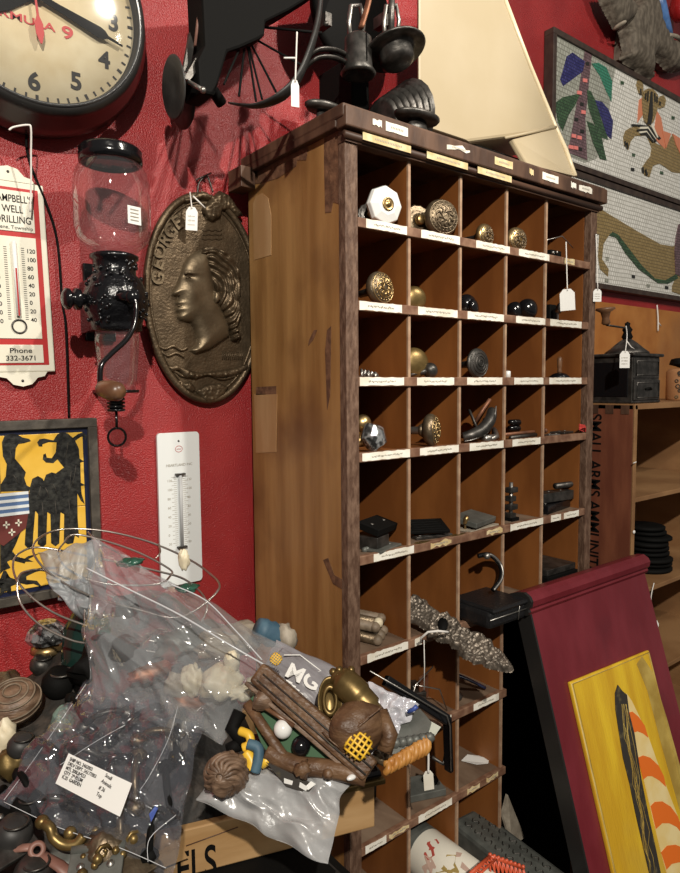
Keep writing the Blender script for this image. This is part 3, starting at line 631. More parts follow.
# long ornate backplate sticking out
t = thing('ornate_backplate', 'long ornate cast backplate with keyhole jutting out of the sixth row', 'backplate', (cellx(430, .74), .72, ft(5)))
A_ = V((cellx(413, .80)+.01, .83, ft(5)+.030)); 
P0, P1 = Y(405, 600, .83), Y(510, 668, .62)
A_ = Y(405, 604, .76); B_ = Y(512, 670, .58); ax_ = (B_-A_); L_ = ax_.length; ax_.normalize(); sd_ = ax_.cross(V((-.5, -.6, 1))).normalized(); up_ = sd_.cross(ax_).normalized()
out = []
for i in range(25):
    s = i/24; wv = .0215+.0035*math.sin(s*21)+.003*math.sin(s*61)
    if s > .8: wv *= max(.12, 1-((s-.8)/.2)**1.5)
    out.append((s*L_, wv))
poly = [(a, b) for a, b in out]+[(a, -b) for a, b in reversed(out)]
q = MB().relief(poly, lambda a, b: A_+ax_*a+sd_*b, .005, .007, .0016, up_, lambda x, y, d, h: .0062*abs(noise.noise(V((x*210, y*210, 3))))+.0015*noise.noise(V((x*600, y*600, 3)))+(.0025 if .004 < d < .007 else 0)-(.012 if (x-L_*.38)**2+(y*1.5)**2 < .012**2 else 0))
q.prism([A_+ax_*a+sd_*b-up_*.0002 for a, b in poly], -up_*.003)
part('plate', q, mat('pewter_casting', (.12, .10, .08), .42, .6, c2=(.24, .20, .16), scale=120, bump=.4), t)
kc = A_+ax_*(L_*.38)+up_*.0075; part('keyhole', MB().lathe([(0, 0), (.013, 0), (.013, .0006), (0, .0006)], kc-up_*.0, up_, 28, scale=(.6, 1)), M['black'], t)
p = curve([kc+sd_*.012+ax_*.01, kc+sd_*.02-ax_*.004+up_*.004, kc+sd_*.028-ax_*.02, kc+sd_*.034-ax_*.032], 6)
q = MB().tube([Y(448, 632, .66), Y(438, 631, .665), Y(428, 632, .675), Y(421, 638, .685), Y(421, 642, .69)], .0018, 6); q.tube([Y(424, 640, .69), Y(424.5, 665, .69), Y(424, 690, .692)], .0008, 6)
single('white_cord', q, M['string'], 'white cord looped over the long ornate backplate and hanging down', 'cord')
# black clutch purse sitting on sixth shelf
xa, xb = DX[2]+.006, cellx(520, .66); z0 = ft(5)+.0005
t = thing('clutch_purse', 'black leather purse with curved chrome handle, hanging out of the sixth row', 'purse', ((xa+xb)/2, .70, z0))
pc = V((cellx(488, .70)+.005, .70, z0)); hw, hd, hh = .048, .048, .021
q = MB().sheet(lambda a, b: pc+V(((2*a-1)*hw*(1-.15*b), -hd*(1-.25*b), b*hh*1.5+.003*noise.noise(V((a*9, b*9, 1))))), 20, 8)
q = MB().obox(pc+V((0, .005, hh*.72)), (hw, .0, 0), (0, hd, 0), (0, 0, hh*.7))
part('body', q, M['leather'], t, .007)
part('flap', MB().obox(pc+V((.002, -.002, hh*1.45)), (hw*.95, 0, 0), (0, hd*.96, 0), (0, 0, .004)), M['leather'], t, .004)
part('seam', MB().tube([pc+V((-hw-.0005, -hd+.004, .018)), pc+V((hw*.9, -hd+.003, .018))], .0012, 6).tube([pc+V((hw*.5, -hd+.004, .003)), pc+V((hw*.5, -hd+.002, hh*1.4))], .001, 6), M['steel'], t)
hp = curve([Y(478, 556, .73), Y(490, 555, .72), Y(500, 565, .71), Y(501, 578, .70), Y(493, 590, .695)], 8)
part('handle', MB().tube(hp, .0042, 10), M['gloss'], t); part('handle_trim', MB().tube([c_+V((-.001, -.003, .001)) for c_ in hp[6:]], .0022, 8), M['steel'], t)
part('hardware', MB().ball(Y(487, 556, .715), .006, 10).box(pc+V((-.02, -.03, hh*1.5)), pc+V((.02, -.02, hh*1.6))), M['steel'], t)
plate_item('envelope', 'white folded card lying behind the purse, sixth row', 'card', 5, 482, .775, .075, .03, .003, 'paper', yaw=.1)
# last cell row six
plate_item('metal_tray', 'dark flat metal tray with pale rim in the last sixth-row pigeonhole', 'tray', 5, 563, .785, .095, .12, .012, 'iron', lift=.026)
plate_item('cash_box', 'black box under the dark tray, last sixth-row pigeonhole', 'box', 5, 563, .785, .10, .13, .0255, 'black')
plate_item('paper_slip', 'white slip of paper on the sixth shelf beside the burgundy sign', 'paper', 5, 549, .716, .016, .01, .002, 'white')
# seventh row
xk = cellx(447, .745); t = thing('escutcheon_ring', 'dark round escutcheon with white paper inside, seventh row third pigeonhole', 'escutcheon', (xk+.02, .755, ft(6)))
part('ring', MB().lathe([(.012, 0), (.022, 0), (.023, .004), (.02, .008), (.012, .007)], (xk+.02, .755, ft(6)), (0, 0, 1), 28), M['iron'], t); part('paper', MB().lathe([(0, .008), (.013, .008), (.013, .012), (0, .013)], (xk+.02, .755, ft(6)), (0, 0, 1), 20), M['white'], t)
q = MB().tube(curve([(DX[2]+.01, .80, ft(6)+.035), (DX[2]+.05, .76, ft(6)+.03), (DX[2]+.09, .73, ft(6)+.006)], 6), .005, 8, flat=.5); single('blue_strap', q, M['navy'], 'dark blue strap draped in the seventh row, third pigeonhole', 'strap')
q = MB().tube(curve([Y(492, 666, .75), Y(497, 675, .74), Y(500, 683, .735), (cellx(502, .73)-.002, .735, ft(6)+.003)], 5), .0022, 8); single('red_ribbon', q, mat('crimson', (.5, .02, .08), .5), 'thin crimson ribbon beside the blue strap, seventh row', 'ribbon')
q = MB().tube([(DX[1]+.012, .735, ft(6)+.002), (DX[1]+.03, .73, ft(6)+.062), (DX[1]+.075, .735, ft(6)+.078)], .0012, 6).tube([(DX[1]+.03, .73, ft(6)+.062), (DX[1]+.075, .72, ft(6)+.045), (DX[1]+.095, .722, ft(6)+.002)], .0012, 6)
single('bent_wire', q, M['wire'], 'bent wire stand in the seventh row, second pigeonhole', 'wire')
plate_item('switch_plate', 'brown switch plate leaning in the seventh row, second pigeonhole', 'switch plate', 6, 432, .775, .03, .004, .045, 'copper', yaw=.3)
plate_item('switch_plate', 'dark iron plate with round boss behind the wire stand, seventh row', 'switch plate', 6, 436, .80, .07, .05, .02, 'iron', yaw=-.4, holes=2)
# long black metal frame leaning diagonally
t = thing('stove_bracket', 'long black angle bracket leaning out of the seventh row beside the crate', 'bracket', V((cellx(400, .70), .69, ft(7))))
a, b, c = Y(385, 680, .70), Y(447, 720, .66), V((0, 0, 0)); c = Y(449, 771, .66)
part('rail', MB().bar(a, b, .016, .012, (0, -1, .2)), M['gloss'], t, .002); part('upright', MB().bar(b+V((0, 0, .006)), c, .008, .014), M['gloss'], t, .002)
part('edge_trim', MB().tube([Y(370, 671, .69), Y(420, 700, .67), Y(447, 716, .65), Y(450, 726, .648), Y(451, 771, .65)], .0012, 6), M['steel'], t)
part('foot', MB().tube([Y(432, 757, .68), Y(443, 764, .67), Y(446, 753, .67)], .003, 8), M['iron'], t)
# eighth row
plate_item('strike_plate', 'dark square plate with a round hole on the eighth shelf, second pigeonhole', 'strike plate', 7, 432, .755, .07, .05, .012, 'slate', yaw=-.35, holes=0)
x = cellx(431, .75); q = MB().lathe([(0, 0), (.013, 0), (.014, .004), (.012, .008), (.0, .008)], (x, .75, ft(7)+.0125), (0, 0, 1), 24); single('rubber_washer', q, M['black'], 'black round washer on the square plate, eighth shelf', 'washer')
x = cellx(478, .755); q = MB().prism([(x-.018, .772, ft(7)+.0012), (x-.008, .745, ft(7)+.003), (x+.012, .735, ft(7)+.002), (x+.024, .742, ft(7)+.0035), (x+.018, .762, ft(7)+.002), (x+.002, .775, ft(7)+.004)], (0, 0, -.0008)); single('torn_paper', q, M['white'], 'torn white scrap of paper on the eighth shelf, third pigeonhole', 'paper')
x = cellx(384, .76); q = MB().lathe([(0, 0), (.012, 0), (.013, .02), (.009, .026), (0, .027)], (x, .80, ft(7)), (0, 0, 1), 20); single('rubber_stopper', q, M['black'], 'small black stopper on the eighth shelf, first pigeonhole', 'stopper')
tag('grey swing tag hanging from the amber carving in front of the cabinet', Y(414, 738, .60), Y(428, 771, .60), .014, .028, tilt=.1, mid=Y(427, 745, .60), m='paper', marks=False, strr=.0016)
# bottom: painted jug, embossed slate box, red basket
zc = ft(8)+.001
ca, cb = Y(419, 848, .76), Y(492, 905, .60); rr = .040
t = thing('painted_cylinder', 'white ceramic cylinder painted with figures, lying out of the lowest visible row', 'ceramic cylinder', ca)
dd = (cb-ca).normalized()
part('body', MB().lathe([(0, -.02), (rr*.93, -.02), (rr, -.012), (rr, .05), (rr, (cb-ca).length), (0, (cb-ca).length)], ca, dd, 36), M['porcelain'] if 0 else mat('glazed_cream', (.74, .70, .60), .25), t)
part('grey_band', MB().lathe([(rr*1.005, -.012), (rr*1.01, -.008), (rr*1.01, .016), (rr*1.005, .017)], ca, dd, 36), M['slate'], t)
# figures painted around the cylinder
uu = V((0, 0, 1)).cross(dd).normalized(); vv = dd.cross(uu)
tocam = (CAM-ca); tocam -= dd*tocam.dot(dd); tocam.normalize(); per = dd.cross(tocam)
def oncyl(a, b, r=1.012): th = b/rr; return ca+dd*a+(tocam*math.cos(th)+per*math.sin(th))*rr*r
def fig(pts, m, nm):
    pts = [((p[0]-.02)*1.15, p[1]*1.5) for p in pts]; q = MB(); n = len(pts); cx_ = sum(p[0] for p in pts)/n; cy_ = sum(p[1] for p in pts)/n
    for lay, r in ((1, 1.012), (0, .99)): q.v += [oncyl(a, b, r) for a, b in pts]+[oncyl(cx_, cy_, r)]
    q.f += [([i, (i+1) % n, n], False, 0) for i in range(n)]+[([i, (i+1) % n, n+1+(i+1) % n, n+1+i], False, 0) for i in range(n)]
    part(nm, q, m, t)
RD = mat('painted_red', (.45, .08, .06), .4); OC = mat('painted_ochre', (.42, .30, .10), .4); SK = mat('painted_pink', (.6, .42, .34), .4)
fig([(.052, -.010), (.058, -.020), (.066, -.018), (.067, -.008), (.074, -.004), (.068, .004), (.058, .002)], RD, 'painted_figure')
fig([(.060, .002), (.072, .000), (.084, .004), (.086, .016), (.074, .020), (.062, .014)], SK, 'painted_figure')
fig([(.088, -.012), (.098, -.018), (.106, -.010), (.118, -.006), (.124, .008), (.112, .018), (.096, .018), (.086, .010), (.094, .000)], OC, 'painted_figure')
fig([(.094, -.022), (.100, -.026), (.104, -.020), (.100, -.016)], SK, 'painted_figure')
fig([(.112, -.016), (.130, -.014), (.132, -.010), (.116, -.010)], SK, 'painted_figure')
a = Y(462, 808, .77); t = thing('embossed_box', 'dark slate metal box with embossed wavy marks beside the painted cylinder', 'box', a)
g = MB(); e0_, e1_ = Y(468, 816, .77), Y(553, 882, .58); c0 = (e0_+e1_)/2; ud = (e1_-e0_).normalized(); sd = V((ud.y, -ud.x, 0)).normalized(); nn = sd.cross(ud).normalized(); nn = nn if nn.z > 0 else -nn
part('body', MB().obox(c0-nn*.042, ud*.105, sd*.036, nn*.042), M['slate'], t, .008)
q = MB()
for j in range(3):
    for i in range(7): 
        o_ = c0+ud*(-.085+.024*i)+sd*(-.020+.018*j)+nn*.0005; q.tube(curve([o_, o_+ud*.006+sd*.006, o_+ud*.012-sd*.003, o_+ud*.018+sd*.004], 3), .0011, 5)
part('embossing', q, M['iron'], t)
# red plastic basket
t = thing('plastic_basket', 'red-orange lattice plastic basket at the bottom beside the painted cylinder', 'basket', Y(500, 873, .60))
o0, o1, o2 = Y(470, 874, .60), Y(490, 856, .62), Y(523, 868, .60); q = MB()
q.tube([o0, o1], .0028, 8).tube([o1, o2], .0028, 8)
e = (o2-o1); dn = V((0, -.015, -.06)); q.tube([o0, o0+dn*.7], .002, 6)
for i in range(9):
    s0 = o1+e*(i/8); q.tube([s0, s0+dn*.55-e*.1], .0016, 6); q.tube([s0, s0+dn*.55+e*.1], .0016, 6); q.ball(s0+V((0, 0, .002)), .0034, 8)
f_ = (o1-o0)
for i in range(5):
    s0 = o0+f_*(i/5); q.tube([s0, s0+e*.18], .0016, 6); q.tube([s0+e*.18, s0+f_*.2], .0016, 6)
q.tube([o0+e*.2, o1+e*.2], .002, 6); q.tube([o1+dn*.55, o2+dn*.55], .0022, 6)
part('lattice', q, M['redplastic'], t)
# pale shard standing behind the right side
q = MB().prism([Y(503, 815, .80), Y(508, 795, .80), Y(525, 838, .78), Y(512, 845, .77)], (0, .006, 0)); single('broken_slat', q, M['stone'], 'pale broken slat in the dark bay right of the lower pigeonholes', 'slat')
# ------------------------------------------------------------------ wall clock
EX, EZ = V((1, 0, 0)), V((0, 0, 1))
cc = Y(33, -5, .94); cx0, cz0 = cc.x, cc.z
t = thing('wall_clock', 'large round black wall clock with an aged cream dial', 'clock', (cx0, WY, cz0))
o = V((cx0, WY, cz0)); ax = V((0, -1, 0))
part('case', MB().lathe([(.150, 0), (.160, .004), (.163, .02), (.158, .04), (.150, .055), (.149, .060), (.145, .069), (.138, .072), (.134, .069), (.1325, .058), (.10, .056), (0, .056)], o, ax, 72), M['blackplastic'], t)
part('bezel_ring', MB().lathe([(.140, .070), (.139, .0735), (.136, .0735), (.1345, .0705)], o, ax, 72, caps=False), mat('worn_bezel', (.10, .10, .10), .25, .6), t)
part('dial', MB().lathe([(0, .057), (.134, .057), (.134, .0585), (0, .0585)], o, ax, 64), M['dial'], t)
yd = WY-.0590
for n_ in range(12):
    th = PI/2-n_*PI/6; s_ = str(n_ if n_ else 12); q = MB().text(s_, .031, (cx0+.107*math.cos(th)-.003, yd, cz0+.107*math.sin(th)-.011), EX, EZ, .0005, align='CENTER', bold=.03)
    part('numeral', q, M['ink'], t)
q = MB()
for i in range(60):
    th = i*PI/30; c = V((cx0+.1275*math.cos(th), yd, cz0+.1275*math.sin(th))); d_ = V((math.cos(th), 0, math.sin(th))); e_ = V((-math.sin(th), 0, math.cos(th)))
    q.obox(c, d_*(.003 if i % 5 else .0035), e_*(.0012 if i % 5 else .0018), (0, .0004, 0))
part('minute_track', q, M['ink'], t)
g1 = Y(0, 24, yd); g2 = Y(52, 36, yd)
part('lettering', MB().text('FORMULA', .0135, (cx0-.069, yd, cz0-.0375), EX, EZ, .0005, bold=.015, squash=1.55), M['redink'], t); part('lettering', MB().text('9', .022, (cx0+.034, yd, cz0-.041), EX, EZ, .0005, bold=.02, squash=1.4), M['redink'], t)
def hand(nm, th, L, tail, prof, m, h):
    d_ = V((math.cos(th), 0, math.sin(th))); e_ = V((-math.sin(th), 0, math.cos(th))); c = V((cx0, WY-h, cz0))
    pts = [c+d_*a+e_*b for a, b in prof]+[c+d_*a-e_*b for a, b in reversed(prof)]; part(nm, MB().prism(pts, (0, .0012, 0)), m, t)
mp = Y(122, 46, .935); thm = math.atan2(mp.z-cz0, mp.x-cx0)
hand('minute_hand', thm, .12, .02, [(-.02, .003), (.0, .004), (.03, .0042), (.085, .0075), (.092, .006), (.097, .002), (.118, .0012)], M['black'], .066)
hand('hour_hand', math.radians(212), .08, .02, [(-.015, .003), (0, .005), (.04, .009), (.07, .006), (.085, .001)], M['black'], .063)
rp = Y(42, 52, .934); thr = math.atan2(rp.z-cz0, rp.x-cx0)
hand('second_hand', thr, .06, .02, [(-.02, .0012), (.028, .0014), (.038, .0052), (.05, .005), (.062, .001)], M['redink'], .069)
part('hub', MB().lathe([(0, .056), (.008, .056), (.008, .071), (.005, .073), (0, .073)], o, ax, 24), M['blackplastic'], t)
part('glass_cover', MB().lathe([(.1345, .0705), (.09, .0745), (0, .0755)], o, ax, 48, caps=False), glass('clock_glass', gloss=.015, rough=.05), t)
single('hook_wire', MB().tube(curve([Y(9, 130, .95), Y(14, 127, .95), Y(28, 125, .95), Y(31, 129, .95), Y(31, 152, .96), Y(31, 184, .97), Y(30, 212, .975)], 5), .0013, 6), M['string'], 'white string hanging below the clock in front of the dial thermometer sign', 'string')
single('power_cord', MB().tube(curve([Y(27, 130, .985), Y(29, 160, .99), Y(55, 230, .993), Y(62, 300, .993), Y(66, 330, .993), Y(69, 418, .993)], 8), .0018, 6), M['black'], 'thin dark cord running down the red wall behind the tin thermometer', 'cord')

# ------------------------------------------------------------------ tin advertising thermometer
yy = WY-.009
a, b = Y(48, 188, yy), Y(49, 373, yy); xr = a.x; xl = xr-.088; zt, zb_ = a.z, b.z
t = thing('advertising_thermometer', 'ivory and red tin advertising thermometer with well drilling lettering', 'thermometer', (xl, WY, zb_))
xm = (xl+xr)/2; t.rotation_euler = (0, -.024, 0)
part('tin_plate', MB().box((xl, yy, zb_), (xr, WY-.001, zt)), M['ivory'], t, .002)
for s_, z_ in ((1, zt), (-1, zb_)):
    pts = [(xm-.033, z_), (xm-.029, z_+s_*.006), (xm-.02, z_+s_*.008), (xm-.012, z_+s_*.017), (xm, z_+s_*.020), (xm+.012, z_+s_*.017), (xm+.02, z_+s_*.008), (xm+.029, z_+s_*.006), (xm+.033, z_)]
    part('hanging_tab', MB().prism([(x, yy, z) for x, z in pts], (0, .005, 0)), M['ivory'], t); part('nail', MB().ball((xm, yy, z_+s_*.012), .002, 8), M['iron'], t)
H_ = zt-zb_
def fz(py): return zb_+H_*(373-py)/(373-188)
yb = yy-.0006
q = MB().box((xl+.008, yb, fz(366)), (xr-.008, yy, fz(194))); part('red_ground', q, M['redink'], t)
for (p0, p1) in ((236, 197), (340, 241), (364, 346)): part('ivory_panel', MB().box((xl+.014, yb-.0012, fz(p0)), (xr-.015, yb, fz(p1))), M['ivory'], t, .0005)
yt = yb-.0013
q = MB(); q.text("CAMPBELL'S", .0135, (xm+.002, yt, fz(208)), EX, EZ, .0003, align='CENTER', bold=.01, squash=.70); q.text('WELL', .0135, (xm+.002, yt, fz(218)), EX, EZ, .0003, align='CENTER', bold=.01, squash=.78); q.text('DRILLING', .0135, (xm+.002, yt, fz(228)), EX, EZ, .0003, align='CENTER', bold=.01, squash=.78)
q.text('Abilene, Township', .007, (xm, yt, fz(234)), EX, EZ, .0003, align='CENTER'); q.text('Phone', .0095, (xm, yt, fz(354)), EX, EZ, .0003, align='CENTER', bold=.012, squash=1.2); q.text('332-3671', .0095, (xm, yt, fz(361.5)), EX, EZ, .0003, align='CENTER', bold=.012, squash=1.1)
part('lettering', q, M['ink'], t)
q = MB()
for i, s_ in enumerate(['120', '100', '80', '60', '40', '20', '0', '20', '40']): q.text(s_, .0078, (xm+.0155, yt, fz(256+i*8.4)), EX, EZ, .0003, bold=.015)
for i, s_ in enumerate(['80', '90', '70', '50', '30', '10', '10', '30', '50']): q.text(s_, .0078, (xm-.027, yt, fz(258+i*8.4)), EX, EZ, .0003, bold=.015)
for i in range(34):
    z = fz(252+i*2.1); q.box((xm-.013, yt-.0002, z), (xm-.009, yt, z+.0008)); q.box((xm+.009, yt-.0002, z), (xm+.013, yt, z+.0008))
part('scale_marks', q, M['ink'], t)
part('tube', MB().cyl((xm, yt-.003, fz(318)), (xm, yt-.003, fz(246)), .003, 12), M['porcelain'], t); part('spirit_column', MB().cyl((xm, yt-.0052, fz(318)), (xm, yt-.0052, fz(272)), .0013, 8), M['redink'], t)
part('bulb', MB().tube([(xm+.009*math.cos(i*PI/10), yt-.001, fz(328)+.009*math.sin(i*PI/10)) for i in range(20)], .0012, 6, True), M['iron'], t)

# ------------------------------------------------------------------ wall-mounted coffee grinder
GY = .905
jx = Y(115.5, 300, GY).x; gz = lambda py: Y(114, py, GY).z
R_j = (Y(152, 200, GY).x-Y(77, 200, GY).x)/2*.98
t = thing('wall_coffee_grinder', 'black cast-iron wall coffee grinder with a glass jar on top', 'coffee grinder', (jx, WY, gz(420)))
o = V((jx, GY, 0))
zt_, zb_ = gz(163), gz(254); hh = zt_-zb_
part('glass_jar', MB().lathe([(R_j*.35, zb_), (R_j*.62, zb_+.003), (R_j*.92, zb_+.018), (R_j, zb_+.035), (R_j, zt_-.03), (R_j*.93, zt_-.014), (R_j*.78, zt_-.004), (R_j*.74, zt_+.002)], o, EZ, 40), M['glass'], t)
part('jar_lid', MB().lathe([(0, zt_+.018), (R_j*.76, zt_+.018), (R_j*.82, zt_+.014), (R_j*.80, zt_+.010), (R_j*.83, zt_+.007), (R_j*.82, zt_-.002), (R_j*.70, zt_-.003), (R_j*.68, zt_+.004), (0, zt_+.004)], o, EZ, 40), M['gloss'], t)
st = V((jx+R_j*.22, GY-R_j*.99, gz(222))); part('price_sticker', MB().obox(st, (.0095, .002, 0), (0, .0004, 0), (0, 0, .0115)), M['white'], t)
q = MB()
for i in range(4): q.obox(st+V((0, -.0009, .007-.0045*i)), (.006, .0013, 0), (0, .0001, 0), (0, 0, .0006))
part('sticker_marks', q, M['grayink'], t)
z1, z2, z3 = gz(254), gz(275), gz(330)
q = MB().lathe([(R_j*.5, z1), (R_j*.64, z1-.003), (R_j*.64, z1-.007), (R_j*.56, z1-.010), (R_j*.56, z2), (R_j*.72, z2-.008), (R_j*.86, (z2+z3)/2+.008), (R_j*.86, (z2+z3)/2-.008), (R_j*.70, z3+.012), (R_j*.66, z3+.004), (R_j*.68, z3), (R_j*.50, z3-.004)], o, EZ, 36)
part('cast_body', q, M['castblack'], t)
q = MB(); random.seed(3)
for i in range(80):
    th = random.uniform(PI, 2*PI); z = random.uniform(z3+.006, z1-.004); rr = R_j*(.56 if z > z2 else .66+.19*math.sin(PI*(z-z3)/(z2-z3)+.01)); c = V((jx+rr*math.cos(th), GY+rr*math.sin(th), z)); q.ball(c, random.uniform(.002, .0034), 8, sc_=(1, .7, 1), amp=.3)
part('cast_ornament', q, M['castblack'], t)
c = Y(72, 299, GY-.005); q = MB().lathe([(0, -.012), (.008, -.012), (.014, -.008), (.014, -.004), (.009, -.002), (.009, .002), (.014, .004), (.0145, .009), (.008, .012), (.007, .03), (0, .03)], c, (1, .1, .05), 24)
part('adjusting_nut', q, M['gloss'], t); part('wall_bracket', MB().box((jx-.02, GY+R_j*.6, z3), (jx+.02, WY-.001, z2)).box((jx-.015, WY-.008, z3-.01), (jx+.03, WY-.001, z1)), M['gloss'], t, .002)
# crank
cp = curve([Y(134, 298, .845), Y(136, 308, .842), Y(134, 325, .84), Y(126, 340, .838), Y(110, 355, .836), Y(101, 366, .834), Y(100, 384, .833)], 8)
part('crank_arm', MB().tube(cp, [.0048]*len(cp), 10, flat=.7), M['gloss'], t)
part('crank_hub', MB().cyl(Y(134, 297, .84), Y(130, 297, .875), .009, 20).cyl(Y(118, 296, .865), Y(134, 297, .85), .007, 16), M['gloss'], t)
a = Y(99, 388, .83); b = Y(124, 393, .79); d_ = (b-a); part('crank_knob', MB().lathe([(0, 0), (.006, 0), (.010, .005), (.0125, .022), (.0115, .034), (.007, .040), (0, .041)], a, d_, 24), M['woodknob'], t)
# glass catch cup and pin
zc_, ze_ = z3-.003, gz(390)
part('glass_cup', MB().lathe([(R_j*.56, zc_), (R_j*.58, zc_-.01), (R_j*.5, ze_+.02), (R_j*.44, ze_), (0, ze_)], o, EZ, 24, flute=(12, .03)), M['glass'], t)
part('cup_holder', MB().lathe([(0, ze_), (R_j*.55, ze_), (R_j*.55, ze_-.004), (0, ze_-.004)], o, EZ, 24).cyl((jx, GY+.012, ze_-.03), (jx, GY+.012, ze_), .009, 14).box((jx-.006, GY, ze_-.004), (jx+.006, WY-.001, ze_)), M['gloss'], t)
q = MB()
for i in range(5): q.tube([(jx+.0105*math.cos(k*PI/8), GY+.012+.0105*math.sin(k*PI/8), ze_-.008-.005*i) for k in range(16)], .0022, 6, True)
part('spring_screw', q, M['gloss'], t)
c = Y(117, 437, GY+.01); rr = .0125; part('ring_hook', MB().tube([c+V((rr*math.cos(i*PI/12), 0, rr*math.sin(i*PI/12))) for i in range(24)], .0018, 8, True).tube([c+V((0, 0, rr)), (jx, GY+.012, ze_-.029)], .002, 8), M['gloss'], t)

# ------------------------------------------------------------------ oval portrait plaque
yp = WY-.012
pc = Y(206, 298, yp); px_ = pc.x; pz = (Y(206, 193, yp).z+Y(205, 404, yp).z)/2; ra = px_-Y(144, 290, yp).x; rb = (Y(206, 193, yp).z-Y(205, 404, yp).z)/2
t = thing('portrait_plaque', 'oval cast bronze portrait plaque of a man in profile, hanging on the red wall', 'plaque', (px_, WY, pz-rb))
def ell(k, y, n=72): return [(px_+ra*k*math.cos(i*2*PI/n), y, pz+rb*k*math.sin(i*2*PI/n)) for i in range(n)]
part('backing', MB().prism(ell(.985, yp), (0, .011, 0)), M['plaque'], t)
part('rim', MB().tube(ell(.965, yp), .006, 8, True).tube(ell(.90, yp), .0022, 8, True), M['plaque'], t)
C8 = crop(140, 170, 3.633)
def w8(x, y, yy=yp): p = C8(x, y); q = Y(p[0], p[1], yy); return (q.x, q.z)
to3 = lambda yy: (lambda x, z: V((x, yy, z)))
face = [w8(*p) for p in [(222, 288), (195, 300), (172, 318), (158, 340), (150, 362), (146, 378), (138, 398), (128, 420), (116, 440), (113, 449), (119, 457), (134, 460), (136, 470), (127, 480), (130, 488), (136, 493), (128, 502), (130, 512), (138, 520), (134, 534), (142, 546), (160, 552), (182, 556), (196, 580), (206, 612), (200, 636), (176, 656), (200, 670), (250, 655), (322, 606), (318, 560), (290, 500), (270, 440), (262, 380), (256, 330), (245, 298)]]
M['bust'] = mat('burnished_bronze', (.11, .08, .048), .45, .7, c2=(.21, .16, .10), scale=20, bump=.2, bscale=200)
eye = w8(172, 392); brow = w8(160, 376); cheek = w8(180, 450)
def ffn(x, z, d, h):
    r_ = -.0045*math.exp(-(((x-eye[0])/.009)**2+((z-eye[1])/.006)**2)); r_ += .0025*math.exp(-(((x-brow[0]-.006)/.012)**2+((z-brow[1])/.003)**2)); r_ += .003*math.exp(-(((x-cheek[0])/.014)**2+((z-cheek[1])/.014)**2)); return r_
part('bust', MB().relief(face, to3(yp), .013, .022, .0016, (0, -1, 0), ffn), M['bust'], t)
hair = [w8(*p) for p in [(218, 290), (235, 280), (270, 280), (300, 292), (330, 322), (352, 362), (362, 410), (360, 450), (352, 480), (362, 520), (350, 560), (362, 600), (350, 628), (332, 622), (322, 590), (308, 560), (296, 520), (276, 494), (260, 480), (258, 462), (272, 450), (262, 425), (250, 402), (246, 378), (232, 352), (226, 325), (210, 308)]]
hc = w8(225, 440)
def hfn(x, z, d, h):
    r_ = math.hypot(x-hc[0], z-hc[1]); return .0028*math.sin(r_*620+5*noise.noise(V((x*38, z*38, 0))))+.002*noise.noise(V((x*110, z*110, 2)))
part('hair', MB().relief(hair, to3(yp), .016, .016, .0014, (0, -1, 0), hfn), M['plaque'], t)
part('ear', MB().relief([w8(*p) for p in [(258, 445), (275, 450), (278, 475), (262, 488), (254, 470)]], to3(yp-.012), .005, .005, .0012, (0, -1, 0)), M['bust'], t)
# eyebrow, eyelid, nostril and mouth line
q = MB().tube([V((w8(*p)[0], yp-.0105, w8(*p)[1])) for p in [(152, 380), (164, 376), (184, 384)]], .0016, 6).tube([V((w8(*p)[0], yp-.0085, w8(*p)[1])) for p in [(158, 396), (170, 391), (184, 402)]], .0012, 6)
q.tube([V((w8(*p)[0], yp-.007, w8(*p)[1])) for p in [(130, 495), (142, 493), (155, 498)]], .001, 6).tube([V((w8(*p)[0], yp-.0075, w8(*p)[1])) for p in [(132, 458), (140, 450), (138, 440)]], .0012, 6)
part('facial_lines', q, M['plaque'], t)
# crest at the top, scrolls at the foot
q = MB()
for k, pl in enumerate([[(150, 110), (180, 95), (210, 80), (240, 82), (262, 100), (250, 112), (220, 108), (190, 118), (168, 125)], [(262, 100), (290, 78), (320, 92), (345, 130), (372, 165), (350, 175), (320, 150), (296, 150), (290, 175), (262, 190), (240, 180), (222, 140), (240, 120)]]):
    q.relief([w8(*p) for p in pl], to3(yp), .008, .008, .0016, (0, -1, 0), lambda x, z, d, h: .003*abs(noise.noise(V((x*150, z*150, 1)))))
for pl in [[(95, 715), (130, 705), (170, 725), (220, 738), (280, 730), (330, 722), (392, 700), (390, 730), (330, 752), (280, 758), (240, 748), (200, 762), (160, 755), (140, 730), (110, 735)], [(150, 775), (180, 768), (200, 790), (190, 812), (160, 800)], [(200, 800), (240, 780), (290, 775), (320, 790), (300, 820), (260, 848), (225, 840)]]:
    q.relief([w8(*p) for p in pl], to3(yp), .006, .007, .0016, (0, -1, 0), lambda x, z, d, h: .003*abs(noise.noise(V((x*130, z*130, 5)))))
for pl in [[(100, 720), (130, 735), (160, 750), (210, 745), (250, 745), (300, 760), (350, 745)], [(65, 640), (90, 650), (120, 640), (150, 655), (170, 645)], [(75, 660), (100, 675), (130, 665), (160, 680)], [(120, 780), (150, 770), (150, 800), (180, 800)]]:
    q.tube(curve([V((w8(*p)[0], yp-.001, w8(*p)[1])) for p in pl], 5), .0026, 6)
part('scrollwork', q, M['plaque'], t)
GP = [(82, 400, 78), (80, 352, 72), (86, 308, 64), (104, 270, 56), (122, 240, 48), (144, 212, 38)]
for ch, (x, y, an) in zip('GEORGE', GP):
    a_ = math.radians(an); p = w8(x, y); ux = V((math.cos(a_), 0, math.sin(a_))); uz = V((-math.sin(a_), 0, math.cos(a_))); part('raised_letter', MB().text(ch, .028, (p[0], yp-.0012, p[1]), ux, uz, .0030, align='CENTER', bold=.02), M['bust'], t)
